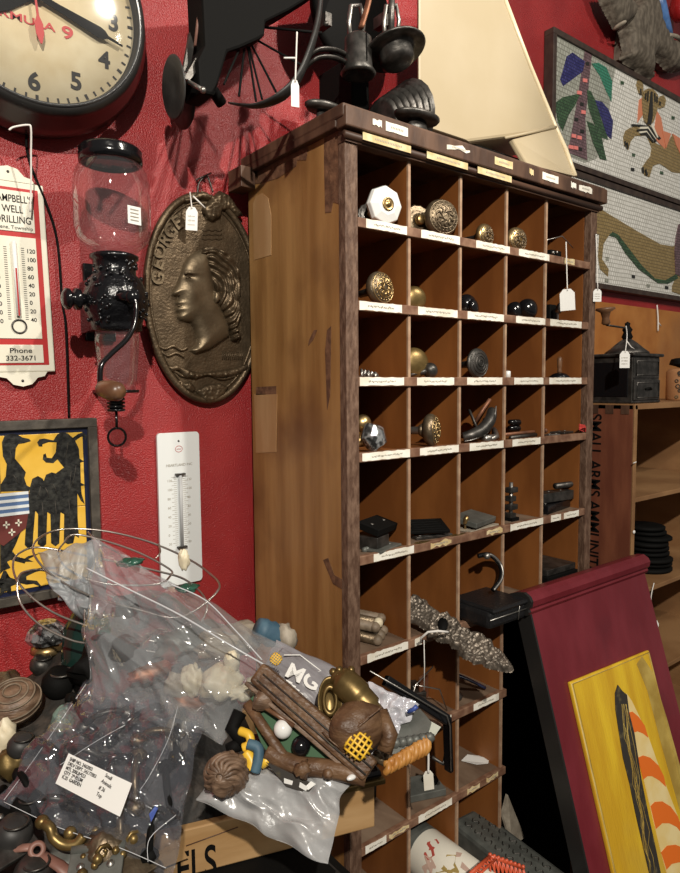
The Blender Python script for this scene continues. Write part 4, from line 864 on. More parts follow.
q = MB()
for i in range(3): q.tube(curve([V((w8(225+12*j, 218+16*i+4*(j % 2))[0], yp-.0004, w8(225+12*j, 218+16*i+4*(j % 2))[1])) for j in range(7)], 3), .0009, 5)
for i in range(11): a_ = w8(300+7*i, 660); b_ = w8(300+7*i, 690); q.tube([V((a_[0], yp-.0006, a_[1])), V((b_[0], yp-.0006, b_[1]))], .0009, 5)
part('fine_inscription', q, M['plaque'], t)
part('hanging_chain', MB().tube(curve([Y(197, 196, .985), Y(199, 183, .99), Y(206, 176, .992), Y(209, 180, .992), Y(213, 192, .985)], 4), .0016, 6).tube([Y(196, 180, .985), Y(211, 173, .992)], .0013, 6), M['iron'], t)
tag('white price tag tied to the top of the bronze portrait plaque', Y(190, 192, .972), Y(192, 207, .968), .018, .036, tilt=-.06)
single('string_end', MB().tube([Y(193, 196, .97), Y(205, 208, .97)], .0013, 6), M['string'], 'loose string end lying on the bronze plaque beside its tag', 'string')

# ------------------------------------------------------------------ heraldic eagle tile picture
yf = WY-.022; ye = WY-.016
A = Y(97, 418, yf); Bq = Y(97, 590, yf); ex1, ezt, ezb = A.x, A.z, Bq.z; ex0 = ex1-.262
t = thing('eagle_tile_picture', 'framed yellow tile picture of a black heraldic eagle with a shield', 'tile picture', (ex0, WY, ezb))
fwid = .013
for a_, b_ in (((ex0, yf, ezt-fwid), (ex1, WY-.001, ezt)), ((ex0, yf, ezb), (ex1, WY-.001, ezb+fwid)), ((ex0, yf, ezb+fwid), (ex0+fwid, WY-.001, ezt-fwid)), ((ex1-fwid, yf, ezb+fwid), (ex1, WY-.001, ezt-fwid))): part('frame_rail', MB().box(a_, b_), M['greyframe'], t, .001)
part('navy_border', MB().box((ex0+fwid, ye+.0005, ezb+fwid), (ex1-fwid, WY-.002, ezt-fwid)), M['navy'], t)
nb = fwid+.0065; tz = [ezb+nb, ezb+nb+(ezt-ezb-2*nb)*.5, ezt-nb]; tx_ = [ex0+nb, (ex0+ex1)/2, ex1-nb]
for i in range(2):
    for j in range(2): part('tile', MB().box((tx_[i]+.0004, ye-.001, tz[j]+.0004), (tx_[i+1]-.0004, ye+.001, tz[j+1]-.0004)), M['yellow'], t, .0006)
C6, C7 = crop(0, 410, 6.18), crop(0, 500, 5.667)
y6 = ye-.0014
def g6(x, y): p = C6(x, y); return Y(p[0], p[1], y6)
def g7(x, y): p = C7(x, y); return Y(p[0], p[1], y6)
xm6 = (ex0+ex1)/2
def mir(P): return [V((2*xm6-p.x, p.y, p.z)) for p in P]
wing = [g6(*p) for p in [(150, 742), (165, 620), (178, 540), (185, 480), (200, 425), (235, 408), (265, 425), (270, 440), (285, 400), (320, 385), (345, 392), (395, 355), (355, 305), (330, 328), (285, 325), (265, 305), (268, 275), (282, 268), (290, 295), (320, 298), (345, 260), (350, 200), (300, 198), (262, 212), (262, 226), (240, 225), (230, 200), (245, 180), (275, 176), (330, 188), (355, 150), (385, 135), (420, 145), (450, 172), (480, 150), (510, 138), (538, 160), (530, 188), (515, 162), (495, 168), (465, 190), (488, 240), (492, 300), (520, 318), (496, 325), (500, 450), (528, 464), (500, 470), (505, 520), (524, 582), (500, 560), (478, 515)]]
tipr = [g7(*p) for p in [(440, 100), (448, 215), (425, 200), (415, 245), (385, 250), (362, 240), (364, 80), (343, 70), (336, 245), (315, 262), (290, 245), (286, 80), (268, 68), (262, 250), (240, 270), (214, 250), (216, 80), (200, 60), (188, 200), (186, 260), (160, 275), (140, 255), (150, 100)]]
wing_all = wing+tipr
neck = [g6(*p) for p in [(75, 145), (105, 150), (140, 170), (180, 178), (192, 192), (150, 205), (115, 210), (98, 235), (92, 300), (130, 345), (160, 385), (150, 420), (165, 465), (190, 480), (180, 500), (0, 505), (0, 468), (36, 410), (42, 335), (18, 285), (12, 200), (30, 155)]]
body = [g7(*p) for p in [(0, 245), (60, 215), (100, 180), (130, 160), (110, 200), (90, 250), (70, 290), (95, 320), (150, 335), (140, 360), (100, 350), (60, 340), (40, 350), (60, 385), (20, 400), (0, 420)]]
leg = [g7(*p) for p in [(20, 400), (60, 440), (95, 452), (120, 420), (160, 400), (250, 380), (300, 378), (340, 382), (300, 392), (250, 396), (200, 408), (150, 432), (150, 452), (210, 458), (240, 495), (190, 475), (150, 480), (110, 470), (60, 490), (0, 545), (0, 450)]]
part('eagle_wing', MB().prism(wing_all, (0, .0012, 0)), M['blackglaze'], t); part('eagle_wing', MB().prism(mir(wing_all)[::-1], (0, .0012, 0)), M['blackglaze'], t)
for nm, P in (('eagle_head', neck), ('eagle_body', body), ('eagle_claw', leg)):
    part(nm, MB().prism(P, (0, .0014, 0)), M['blackglaze'], t)
part('eagle_claw', MB().prism(mir(leg)[::-1], (0, .0013, 0)), M['blackglaze'], t)
part('eagle_claw', MB().prism([g6(*p) for p in []] or [g7(*p) for p in [(135, 335), (160, 318), (230, 300), (160, 335), (190, 350), (140, 350)]], (0, .0012, 0)), M['blackglaze'], t)
def s3(x0, y0, x1, y1, g, yo): a_ = g(x0, y0); b_ = g(x1, y1); return (a_.x, y6-yo, min(a_.z, b_.z)), (b_.x, y6, max(a_.z, b_.z))
xs0, xs1 = 2*xm6-g6(178, 500).x, g6(178, 500).x
z0 = g6(178, 500).z; z1 = g6(165, 640).z
part('shield', MB().prism([(xs0, y6-.001, z0), (xs0+.002, y6-.001, z1), (xs0+.006, y6-.001, g7(130, 160).z), (xm6, y6-.001, g7(0, 262).z), (xs1-.006, y6-.001, g7(130, 160).z), (xs1-.002, y6-.001, z1), (xs1, y6-.001, z0)], (0, .001, 0)), M['maroon'], t)
part('shield_field', MB().box((xs0, y6-.0015, z1), (xs1-.001, y6-.001, z0)), M['shieldblue'], t)
for i in range(4): z = z0-(z0-z1)*(i/3.45); part('shield_bar', MB().box((xs0, y6-.002, z-(z0-z1)*.13), (xs1-.001, y6-.0015, z)), M['enamel'], t)
for (gx, gy) in ((35, 140), (104, 128), (66, 182)):
    c = g7(gx, gy)
    for sg in (1, -1):
        if sg < 0 and gx < 50: continue
        c2 = V((c.x if sg > 0 else 2*xm6-c.x, y6-.0014, c.z)); part('shield_cross', MB().obox(c2, (.0042, 0, 0), (0, .0004, 0), (0, 0, .001)).obox(c2, (.001, 0, 0), (0, .0004, 0), (0, 0, .0048)), M['ivory'], t)
q = MB()
for pts in ([(420, 200), (400, 300)], [(470, 340), (440, 480)], [(440, 380), (415, 520)], [(330, 460), (350, 520)], [(280, 480), (300, 540)], [(250, 470), (230, 540)], [(340, 560), (345, 700)], [(260, 570), (262, 700)], [(425, 560), (430, 700)], [(60, 250), (70, 330)], [(80, 400), (110, 450)]):
    a_, b_ = g6(*pts[0]), g6(*pts[1]); q.tube([a_, (a_+b_)/2+V((.001, 0, 0)), b_], .0004, 4)
part('incised_feather', q, M['greyframe'], t)

# ------------------------------------------------------------------ white enamel thermometer
yy = WY-.006
a, b = Y(157, 436, yy), Y(200, 560, yy); x0, x1 = a.x, Y(199, 436, yy).x; zt = Y(178, 432.5, yy).z; zb2 = Y(178, 585, yy).z
t = thing('enamel_thermometer', 'narrow white enamel thermometer with a small red emblem at its top', 'thermometer', (x0, WY, zb2)); xm = (x0+x1)/2
n = 6; pts = []
rc = .006
for (cx_, cz_, s0) in ((x1-rc, zt-rc, 0), (x0+rc, zt-rc, 90), (x0+rc, zb2+rc, 180), (x1-rc, zb2+rc, 270)):
    for i in range(n+1): th = math.radians(s0+90*i/n); pts.append((cx_+rc*math.cos(th), yy, cz_+rc*math.sin(th)))
part('enamel_plate', MB().prism(pts, (0, .005, 0)), M['enamel'], t, .001)
wz = lambda py: Y(178, py, yy).z
part('nail', MB().ball((xm, yy, wz(441)), .0018, 8), M['iron'], t)
part('emblem', MB().tube([(xm+.006*math.cos(i*PI/8), yy-.0003, wz(449)+.005*math.sin(i*PI/8)) for i in range(16)], .0004, 4, True).tube([(xm-.004+.001*i, yy-.0004, wz(449)+.0009*math.sin(i*2.4)) for i in range(9)], .0004, 4), M['redink'], t)
part('lettering', MB().text('HEARTLAND INC', .0058, (xm, yy-.0003, wz(466)), EX, EZ, .0003, align='CENTER'), M['grayink'], t)
q = MB()
for i in range(34):
    z = wz(477)+(wz(545)-wz(477))*i/33; L_ = .004 if i % 2 else .008
    q.box((xm-.006-L_, yy-.0004, z), (xm-.005, yy, z+.0005)); q.box((xm+.005, yy-.0004, z), (xm+.006+L_, yy, z+.0005))
for i in range(8):
    z = wz(480)+(wz(543)-wz(480))*i/7; q.text(str(abs(120-20*i)), .0055, (xm+.0125, yy, z-.002), EX, EZ, .0003); q.text(str(abs(120-20*i)), .0055, (xm-.0215, yy, z-.002), EX, EZ, .0003)
part('scale_marks', q, M['grayink'], t)
part('tube', MB().cyl((xm, yy-.003, wz(548)), (xm, yy-.003, wz(473)), .0028, 12), M['tubegrey'], t)
for z in (wz(474), wz(547)): part('clip', MB().box((xm-.008, yy-.0065, z-.0012), (xm+.008, yy, z+.0012)), M['iron'], t)
# ------------------------------------------------------------------ wall mosaics
def onto(P0, n, px, py, off=0.0):
    P0 = V(P0)+V(n)*off; d = ray(px, py); return CAM+d*((P0-CAM).dot(V(n))/d.dot(V(n)))
def mosaic(name, label, x0, x1, z0, z1, yf):
    t = thing(name, label, 'mosaic', (x0, WY, z0)); fw_ = .014
    for a_, b_ in (((x0, yf-.006, z1-fw_), (x1, WY-.001, z1)), ((x0, yf-.006, z0), (x1, WY-.001, z0+fw_)), ((x0, yf-.006, z0+fw_), (x0+fw_, WY-.001, z1-fw_)), ((x1-fw_, yf-.006, z0+fw_), (x1, WY-.001, z1-fw_))): part('frame_rail', MB().box(a_, b_), M['frame'], t, .001)
    part('tesserae_ground', MB().box((x0+fw_, yf, z0+fw_), (x1-fw_, WY-.002, z1-fw_)), M['mwhite'], t)
    return t
YM = .978
mt1 = mosaic('jungle_mosaic', 'white mosaic panel with a palm tree and a striped big cat', Y(554, 28, YM-.006).x, 2.36, 1.742, Y(552, 25, YM-.006).z, YM)
mt2 = mosaic('cat_mosaic', 'lower white mosaic panel showing the hind part of a long tan cat', 1.43, 2.40, Y(640, 294.5, YM-.006).z, 1.738, YM)
lay = [0]
def mp_(t, nm, c, pts, m, off=.0012):
    lay[0] += 1; o_ = off+.00012*(lay[0] % 9); P = []
    for x, y in pts: p = c(x, y); P.append(Y(p[0], p[1], YM-o_))
    part(nm, MB().prism(P, (0, o_-.0001, 0)), m, t)
c6 = crop(410, 0, 2.52)
mp_(mt1, 'grey_ground', c6, [(368, 82), (462, 128), (520, 160), (505, 240), (500, 330), (470, 400), (440, 410), (404, 395), (368, 340)], M['mgrey'], .0006)  # grey tile field behind the palm
mp_(mt1, 'palm_trunk', c6, [(442, 118), (460, 126), (452, 200), (442, 300), (447, 404), (398, 384), (410, 320), (424, 240), (434, 170)], M['mmauve'])
mp_(mt1, 'palm_leaf', c6, [(385, 180), (395, 142), (410, 132), (441, 155), (436, 180), (386, 217), (379, 200)], M['mblue'])
mp_(mt1, 'palm_leaf', c6, [(458, 160), (475, 158), (495, 170), (510, 205), (508, 256), (496, 232), (478, 190)], M['mteal'])
mp_(mt1, 'palm_leaf', c6, [(365, 260), (385, 245), (430, 235), (418, 262), (400, 290), (385, 330), (374, 310)], M['mgreen'])
mp_(mt1, 'palm_leaf', c6, [(446, 226), (456, 230), (470, 258), (482, 300), (500, 352), (480, 345), (460, 300), (450, 270)], M['mgreen'])
mp_(mt1, 'palm_leaf', c6, [(466, 252), (484, 256), (500, 275), (512, 305), (508, 350), (496, 340), (484, 300)], M['mblue'])
mp_(mt1, 'palm_leaf', c6, [(446, 305), (462, 312), (480, 335), (496, 404), (480, 400), (462, 360)], M['mgreen'])
for x, y in ((442, 202), (428, 233), (438, 282), (414, 342), (428, 346), (407, 370), (419, 372)): mp_(mt1, 'pink_tile', c6, [(x-5, y-5), (x+5, y-3), (x+5, y+6), (x-5, y+4)], M['mpink'], .003)
for x, y in ((420, 300), (435, 330), (430, 375), (448, 160), (434, 262)): mp_(mt1, 'dark_tile', c6, [(x-4, y-4), (x+4, y-3), (x+4, y+5), (x-4, y+4)], M['mblack'], .0028)
ct = crop(620, 60, 7.27)
mp_(mt1, 'cat_body', ct, [(200, 560), (250, 600), (330, 640), (380, 545), (436, 600), (600, 640), (900, 780), (900, 1050), (700, 1000), (436, 822), (380, 815), (290, 752), (240, 770), (215, 852), (180, 840), (158, 790), (190, 738), (222, 700), (232, 640)], M['mtan'])
mp_(mt1, 'cat_foreleg', ct, [(25, 560), (40, 515), (75, 492), (110, 482), (190, 500), (190, 548), (110, 552), (80, 590), (62, 655), (32, 620)], M['mtan'])
mp_(mt1, 'cat_mane', ct, [(140, 290), (168, 270), (165, 400), (128, 455)], M['msalmon'], .0009)
mp_(mt1, 'cat_mane', ct, [(270, 370), (300, 420), (325, 560), (330, 650), (270, 590), (255, 480)], M['msalmon'], .0009)
for tri in ([(308, 512), (372, 535), (338, 640)], [(385, 535), (470, 590), (450, 700), (410, 620)], [(500, 610), (600, 650), (560, 760)]): mp_(mt1, 'back_spike', ct, tri, M['msalmon'], .0022)
mp_(mt1, 'cat_head', ct, [(178, 222), (205, 206), (240, 210), (275, 250), (285, 300), (268, 380), (245, 450), (215, 480), (180, 450), (166, 380), (160, 290)], M['mtan'], .0026)
mp_(mt1, 'cat_ear', ct, [(122, 180), (132, 148), (152, 145), (172, 185), (168, 255), (140, 240)], M['mtan'], .0026)
mp_(mt1, 'cat_ear', ct, [(280, 290), (295, 262), (318, 256), (336, 290), (325, 340), (285, 352)], M['mtan'], .0026)
for s_ in ([(226, 230), (238, 230), (240, 400), (228, 470), (200, 465), (212, 380)], [(188, 240), (196, 238), (190, 290), (182, 280)], [(204, 225), (212, 224), (206, 300), (198, 300)], [(250, 240), (258, 244), (262, 300), (254, 305)], [(268, 262), (276, 268), (276, 310), (268, 310)], [(92, 465), (150, 470), (215, 478), (300, 570), (285, 580), (205, 492), (90, 478)], [(148, 210), (156, 212), (158, 250), (150, 250)], [(288, 300), (300, 305), (296, 330), (286, 325)]): mp_(mt1, 'black_stripe', ct, s_, M['mblack'], .0040)
for s_ in ([(125, 505), (205, 498), (270, 590), (258, 598), (200, 512), (128, 518)], [(150, 532), (195, 524), (252, 596), (240, 600), (190, 540), (155, 544)]): mp_(mt1, 'black_stripe', ct, s_, M['mblack'], .0040)
for s_ in ([(150, 486), (205, 484), (262, 570), (250, 580), (200, 500), (150, 500)], [(140, 520), (195, 514), (248, 590), (240, 596), (190, 530), (145, 532)], [(228, 480), (240, 470), (280, 560), (272, 565)]): mp_(mt1, 'white_stripe', ct, s_, M['ivory'], .0036)
for x, y in ((95, 795), (100, 690), (305, 820), (388, 420), (18, 165)): mp_(mt1, 'odd_tile', ct, [(x-11, y-13), (x+11, y-9), (x+11, y+13), (x-11, y+9)], M['mblack'] if (x, y) == (95, 795) else M['mgreen'], .0015)
for s_ in ([(35, 590), (42, 588), (48, 620), (40, 625)], [(50, 600), (58, 598), (64, 640), (55, 645)], [(165, 780), (172, 778), (178, 820), (168, 815)], [(185, 795), (192, 793), (205, 835), (192, 838)]): mp_(mt1, 'black_claw', ct, s_, M['mblack'], .0036)
c7 = crop(560, 190, 3.79)
mp_(mt2, 'cat_outline', c7, [(188, 172), (200, 158), (222, 170), (262, 222), (310, 285), (360, 335), (400, 342), (442, 318), (448, 335), (410, 355), (372, 352), (300, 300), (250, 240), (215, 180)], M['mgreen'], .0016)
mp_(mt2, 'cat_body', c7, [(100, 50), (145, 65), (200, 100), (300, 160), (380, 205), (430, 214), (455, 195), (560, 170), (700, 200), (700, 480), (560, 440), (455, 396), (425, 386), (425, 365), (442, 325), (400, 345), (352, 338), (305, 285), (258, 222), (215, 165), (190, 165), (165, 205), (160, 262), (185, 300), (182, 328), (152, 300), (145, 250), (150, 170), (100, 150)], M['mtan'])
for x, y in ((279, 328), (405, 370), (180, 260), (335, 362), (178, 342), (240, 210)): mp_(mt2, 'odd_tile', c7, [(x-6, y-7), (x+6, y-5), (x+6, y+7), (x-6, y+5)], M['mblack'] if x in (279, 405) else M['mgrey'], .0015)
mp_(mt2, 'dark_tail', c7, [(442, 180), (452, 130), (520, 100), (520, 350), (440, 320), (436, 230)], M['mmauve'], .003)
# amber plywood panel under the mosaics with its own string
pz1 = Y(640, 307, .985).z
single('plywood_panel', MB().box((1.30, .985, .9), (2.5, WY-.001, pz1)), M['panel'], 'amber plywood panel on the wall below the mosaics', 'wall panel')
single('string_loop', MB().tube(curve([Y(657, 305, .98), Y(658, 318, .978), Y(658, 331, .978)], 4), .0022, 6).tube([Y(658, 322, .978), Y(661, 326, .978)], .0016, 6), M['string'], 'short white string hanging on the amber plywood panel', 'string')
# ------------------------------------------------------------------ carved tree
c4 = crop(590, 0, 7.556); YT = .975
t = thing('carved_tree', 'rough grey-brown carved tree branch sculpture above the jungle mosaic', 'sculpture', Y(640, 62, YT))
def c4p(pts): return [(lambda q: (q.x, q.z))(Y(*c4(x, y), YT)) for x, y in pts]
bk = lambda x, z, d, h: .004*noise.noise(V((x*70, z*25, 4)))
part('trunk', MB().relief(c4p([(270, 90), (330, 30), (380, -60), (420, -160), (500, -160), (450, -40), (470, 100), (500, 200), (560, 300), (640, 330), (760, 330), (760, 500), (640, 542), (570, 530), (520, 470), (450, 420), (432, 470), (430, 540), (462, 612), (225, 445), (250, 400), (232, 300), (215, 240), (250, 200)]), to3(YT), .035, .030, .0042, (0, -1, 0), bk).prism([V((p[0], YT, p[1])) for p in c4p([(280, 100), (440, -40), (460, 100), (490, 200), (555, 310), (640, 340), (740, 345), (740, 480), (640, 530), (570, 518), (520, 460), (445, 410), (440, 580), (240, 440), (250, 300)])], (0, .024, 0)), M['bark'], t)
part('limb', MB().relief(c4p([(10, -60), (190, -60), (262, 80), (272, 160), (200, 215), (140, 222), (108, 160), (50, 50)]), to3(YT-.012), .030, .026, .0042, (0, -1, 0), bk), M['bark'], t)
q = MB().lathe([(0, 0), (.016, 0), (.018, .003), (.014, .006), (0, .006)], Y(*c4(222, 185), YT-.03), (.1, -.35, -1), 20, scale=(.5, 1)); part('cut_end', q, M['stone'], t)
part('blue_limb', MB().tube([Y(*c4(500, -60), .955), Y(*c4(535, 60), .955), Y(*c4(565, 160), .955), Y(*c4(605, 265), .955)], [.018, .017, .014, .009], 14), M['bluep'], t)
part('root_cup', MB().tube([Y(*c4(560, 300), .95), Y(*c4(600, 265), .945), Y(*c4(650, 275), .945), Y(*c4(690, 300), .95)], .006, 8), M['stone'], t)
q = MB().lathe([(0, -.03), (.02, -.026), (.034, 0), (.03, .03), (.02, .045), (0, .05)], Y(682, 10, .95), EZ, 24, flute=(10, .06)); single('red_glass_ornament', q, M['redglass'], 'ribbed red glass ornament at the right edge beside the carved tree', 'ornament')
# ------------------------------------------------------------------ cream hood on the cabinet
t = thing('enamel_hood', 'cream enamel angular hood standing on top of the cabinet', 'hood', Y(480, 150, .80))
yh = .80; fp = [Y(418, -70, yh), Y(474, -70, yh), Y(505, 0, yh), Y(530, 66, yh), Y(556, 126, yh), Y(548, 131, yh), Y(470, 141.5, yh), Y(418, 120, yh)]
fp[-1] = V((Y(418, 108, yh).x, yh, Y(470, 141.5, yh).z))
part('shell', MB().prism(fp, (.085, .088, 0)), M['cream'], t, .005)
s0, s1, s2, s3_ = Y(513, 139, yh-.002), Y(556, 128, yh-.002), Y(574, 172, .742), Y(528, 160, .742)
s2 = Y(575, 176, .745); s3_ = Y(528, 164, .745)
part('lower_flap', MB().prism([s0, s1, s2, s3_], (0, .012, -.002)), M['cream'], t, .003)
part('side_edge', MB().tube([Y(505, 0, yh), Y(530, 66, yh), Y(556, 128, yh), Y(566, 150, .772), Y(575, 176, .745)], .0042, 10), mat('cream_highlight', (.80, .68, .46), .3), t)  # highlight along the rounded edge painted in as a brighter cream
part('lower_edge', MB().tube([Y(505, 138, yh), Y(556, 127, yh-.003)], .0028, 8), M['cream'], t)
part('foot', MB().box((Y(440, 150, .82).x, .812, ZT+.0005), (Y(530, 150, .815).x, .90, Y(470, 141, yh).z+.004)), M['black'], t)  # black box paints in the shade of the hollow under the hood
# ------------------------------------------------------------------ scale with black dial and hanging weights
t = thing('hanging_scale', 'black iron stand with a round plate and curved rails on top of the cabinet', 'scale', Y(357, 104, .82)*1)
t.location.z = ZT; sx = Y(357, 104, .84).x
part('round_plate', MB().lathe([(0, 0), (.083, 0), (.09, .004), (.09, .012), (.083, .016), (0, .016)], Y(350, 18, .935), (0, -1, 0), 48), M['black'], t)
part('post', MB().box((sx-.018, .83, ZT), (sx+.018, .919, Y(357, 60, .84).z)), M['black'], t, .003)
part('base', MB().box((sx-.05, .80, ZT), (sx+.05, .89, ZT+.01)), M['black'], t, .003)
q = MB()
for j in range(2): q.tube(curve([Y(305, 60+8*j, .80), Y(318, 50+8*j, .79), Y(335, 50+8*j, .79), Y(350, 58+8*j, .80), Y(362, 70+6*j, .81)], 6), .0045, 8, flat=.6)
part('curved_rail', q, M['iron'], t)
for px in (324, 381): part('lug', MB().obox(Y(px, 22, .84), (.006, 0, 0), (0, .012, 0), (0, 0, .009)).cyl(Y(px+2, 24, .826), Y(px+2, 24, .845), .004, 10), M['iron'], t)
a = Y(358, 36, .79); bz = Y(358, 76, .79).z; t = thing('cylinder_weight', 'dull iron cylindrical bell weight hanging by a loop from the black stand', 'bell', V((a.x, a.y, bz)))
part('body', MB().lathe([(0, a.z), (.016, a.z), (.020, a.z-.004), (.0215, bz+.012), (.027, bz+.004), (.024, bz), (.018, bz+.002), (0, bz+.008)], (a.x, a.y, 0), EZ, 32), M['iron'], t); 
part('loop', MB().tube([Y(350, 36, .79), Y(349, 22, .79), Y(351, 6, .79), Y(360, 5, .79), Y(364, 20, .79), Y(362, 36, .79)], .0035, 8), M['steel'], t)
part('seam', MB().tube([V((a.x-.001, a.y-.0212, a.z-.004)), V((a.x-.001, a.y-.0215, bz+.014))], .001, 5), M['black'], t)
a = Y(392, 40, .77); bz = Y(390, 76, .77).z; t = thing('brimmed_weight', 'wide-brimmed dark iron bell hanging right of the cylindrical one', 'bell', V((a.x, a.y, bz)))
part('body', MB().lathe([(0, .006), (.012, .005), (.020, -.002), (.034, -.008), (.046, -.015), (.048, -.018), (.046, -.020), (.034, -.017), (.027, -.022), (.026, -.036), (.02, -.041), (0, -.042)], a, (-.06, .30, 1), 40), M['iron'], t)
part('loop', MB().tube([Y(385, 40, .77), Y(384, 22, .77), Y(386, 6, .77), Y(396, 5, .77), Y(399, 20, .77), Y(397, 38, .77)], .0032, 8), M['steel'], t)
part('hanger_rod', MB().tube([Y(391, 42, .765), Y(392, -20, .765)], .005, 10), M['iron'], t)
single('leather_strap', MB().tube(curve([Y(371, -10, .77), Y(367, 8, .775), Y(361, 28, .78)], 5), .0062, 8, flat=.5), M['copper'], 'dark brown strap threaded through the cylindrical bell loop', 'strap')
for (pa, pb, yv, lab) in ((302, 346, .80, 'flat grey iron disc on the left front corner of the cabinet top'), (392, 441, .735, 'flat grey iron disc lying on the cabinet top below the brimmed bell')):
    c = (Y(pa, 110, yv)+Y(pb, 110, yv))*.5; r_ = (Y(pb, 110, yv)-Y(pa, 110, yv)).length*.40
    zz = Y((pa+pb)/2, 108 if pa < 350 else 117, yv).z-.005
    t = thing('iron_disc', lab, 'disc', (c.x, c.y, ZT)); part('disc', MB().lathe([(0, zz), (r_*.9, zz), (r_, zz+.004), (r_, zz+.007), (r_*.9, zz+.009), (r_*.3, zz+.010), (0, zz+.010)], (c.x, c.y, 0), EZ, 36, scale=(1, .55)), M['iron'], t)
    part('hub', MB().lathe([(0, ZT+.0005), (r_*.5, ZT+.0005), (r_*.4, zz), (0, zz)], (c.x, c.y, 0), EZ, 24, scale=(1, .55)), M['iron'], t)
q = MB(); n_ = 7
for i in range(n_):
    s = i/(n_-1); a = V((.716+.058*s, .80, 0)).lerp(V((.716+.058*s, .80, 0)), 0); h = .040+.021*s
    q.lathe([(0, -.0025), (h*.8, -.0025), (h, 0), (h*.8, .0025), (0, .0025)], V((a.x, .805, ZT+h+.0005)), (1, 0, .12), 20)
single('ribbed_gear', q, M['iron'], 'ribbed dark iron cone of stacked fins on the cabinet top behind the bells', 'gear')
# ------------------------------------------------------------------ black farm implement hanging at the top
t = thing('seed_planter', 'black iron hand planter with a spoked, wide-rimmed wheel hanging above the plaque', 'planter', Y(250, 60, .93))
part('hopper', MB().prism([Y(*p, .84) for p in [(200, -60), (340, -60), (322, -10), (290, 10), (266, 22), (265, 36), (258, 40), (240, 48), (228, 52), (215, 96), (200, 92), (198, 60), (205, 45)]], (0, .05, 0)), M['black'], t, .004)
q = MB(); hb = Y(246, 34, .885)
for p_ in ((224, 84), (239, 96), (256, 101), (262, 99), (276, 92), (303, 66)): q.tube([hb, Y(*p_, .80)], .0017, 6)
q.tube([Y(262, 27, .86), Y(322, 33, .80)], .0019, 6)
part('spokes', q, M['black'], t)
part('wheel_disc', MB().lathe([(0, -.004), (.012, -.006), (.038, .002), (.041, .004), (.038, .005), (.01, -.001), (0, -.001)], Y(176, 88, .88), (-.97, .05, -.12), 36), M['darkiron'], t)
part('wheel_disc', MB().lathe([(0, -.004), (.012, -.006), (.038, .002), (.040, .004), (.01, -.001), (0, -.001)], Y(184, 100, .93), (-.95, -.0, -.2), 36), M['darkiron'], t)
part('blade', MB().prism([Y(*p, .87) for p in [(190, 32), (194, 45), (191, 66), (182, 78), (185, 60)]], (0, .006, .0)), M['iron'], t)
part('blade', MB().prism([Y(*p, .85) for p in [(207, 48), (196, 72), (190, 80), (184, 78), (196, 58)]], (0, .006, .0)), M['iron'], t)
part('bolt', MB().tube([Y(189, 82, .85), Y(203, 90, .82)], .003, 8).ball(Y(203, 90, .82), .0045, 8).ball(Y(186, 76, .86), .005, 8), M['steel'], t)
part('wall_hook', MB().tube([Y(205, 50, .89), Y(205, 20, WY)], .006, 8), M['black'], t)
part('frame_bar', MB().tube([Y(206, 80, .86), Y(222, 104, .87)], .008, 8), M['black'], t)
t2 = t
hpnts = curve([Y(229, 103, .83), Y(255, 106, .80), Y(280, 97, .77), Y(298, 78, .76), Y(310, 50, .76), Y(318, 20, .77), Y(322, -20, .78)], 8)
q = MB(); n_ = len(hpnts)
q.tube(hpnts, [.003+.009*min(1, i/(n_*.35)) for i in range(n_)], 10, flat=.35); part('wheel_rim', q, M['darkiron'], t2)
single('white_lath', MB().prism([Y(282, 9, .87), Y(302, -4, .87), Y(306, 0, .87), Y(287, 13, .87)], (0, .004, 0)), M['ivory'], 'pale strip between the planter and the black round plate', 'strip')
t = tag('white narrow tag hanging on a string from the wheel rim of the planter', Y(297, 32, .74), Y(295, 80, .74), .011, .034, yaw=-.3, marks=False); part('knot', MB().tube([Y(284, 58, .74), Y(295, 58, .74)], .0012, 6), M['string'], t)
# hanging white strip (ribbon) by planter
single('speckled_cord', MB().tube([Y(199, -20, .86), Y(198, 20, .86), Y(195, 46, .86)], .0032, 8, flat=.6), M['pink'], 'pale pink cord hanging behind the planter blades', 'cord')

# ------------------------------------------------------------------ right-hand crate shelf
cx_ = 1.325; cy_ = .70; czt = Y(635, 404, cy_).z; cxr = 1.86
t = thing('crate_shelf', 'pine crate set on end as an open shelf with dark stencilled side', 'shelf', (cx_, cy_, .0))
th_ = .011
part('side_board', MB().box((cx_, cy_+.003, 0), (cx_+th_, WY-.018, czt-.002)), M['crateside'], t, .001)
part('side_edge', MB().box((cx_-.0005, cy_-.001, 0), (cx_+th_, cy_+.003, czt-.002)), M['crate2'], t, .001)
part('side_board', MB().box((cxr-th_, cy_, 0), (cxr, WY-.018, czt-.002)), M['crate2'], t, .001)
part('back_board', MB().box((cx_+th_, WY-.026, 0), (cxr-th_, WY-.019, czt-.004)), M['crate2'], t)
part('top_board', MB().box((cx_, cy_-.001, czt-.012), (cxr, WY-.018, czt)), M['crate2'], t, .001)
shz = [Y(640, 497, cy_).z, Y(648, 588, cy_).z, Y(648, 588, cy_).z-.2, Y(648, 588, cy_).z-.4, Y(648, 588, cy_).z-.6]
for z in shz: 
    if z > .02: part('shelf_board', MB().box((cx_+th_, cy_, z-.010), (cxr-th_, WY-.026, z)), M['crate2'], t, .001)
q = MB()
for i in range(7): q.box((cx_-.0012, cy_+.012+.035*i, czt-.022), (cx_, cy_+.030+.035*i, czt-.003))
part('finger_joint', q, M['dark'], t)
q = MB(); dn = V((0, 0, -1)); bk_ = V((0, -1, 0))
for s_, yv, z0_ in (('SHOTGUN SHELLS', .86, 1.125), ('SMALL ARMS AMMUNITION', .80, 1.135)):
    q.text(s_, .038, (cx_-.0004, yv, z0_), dn, V((0, -1, 0)), .0006, bold=.01, squash=.85)
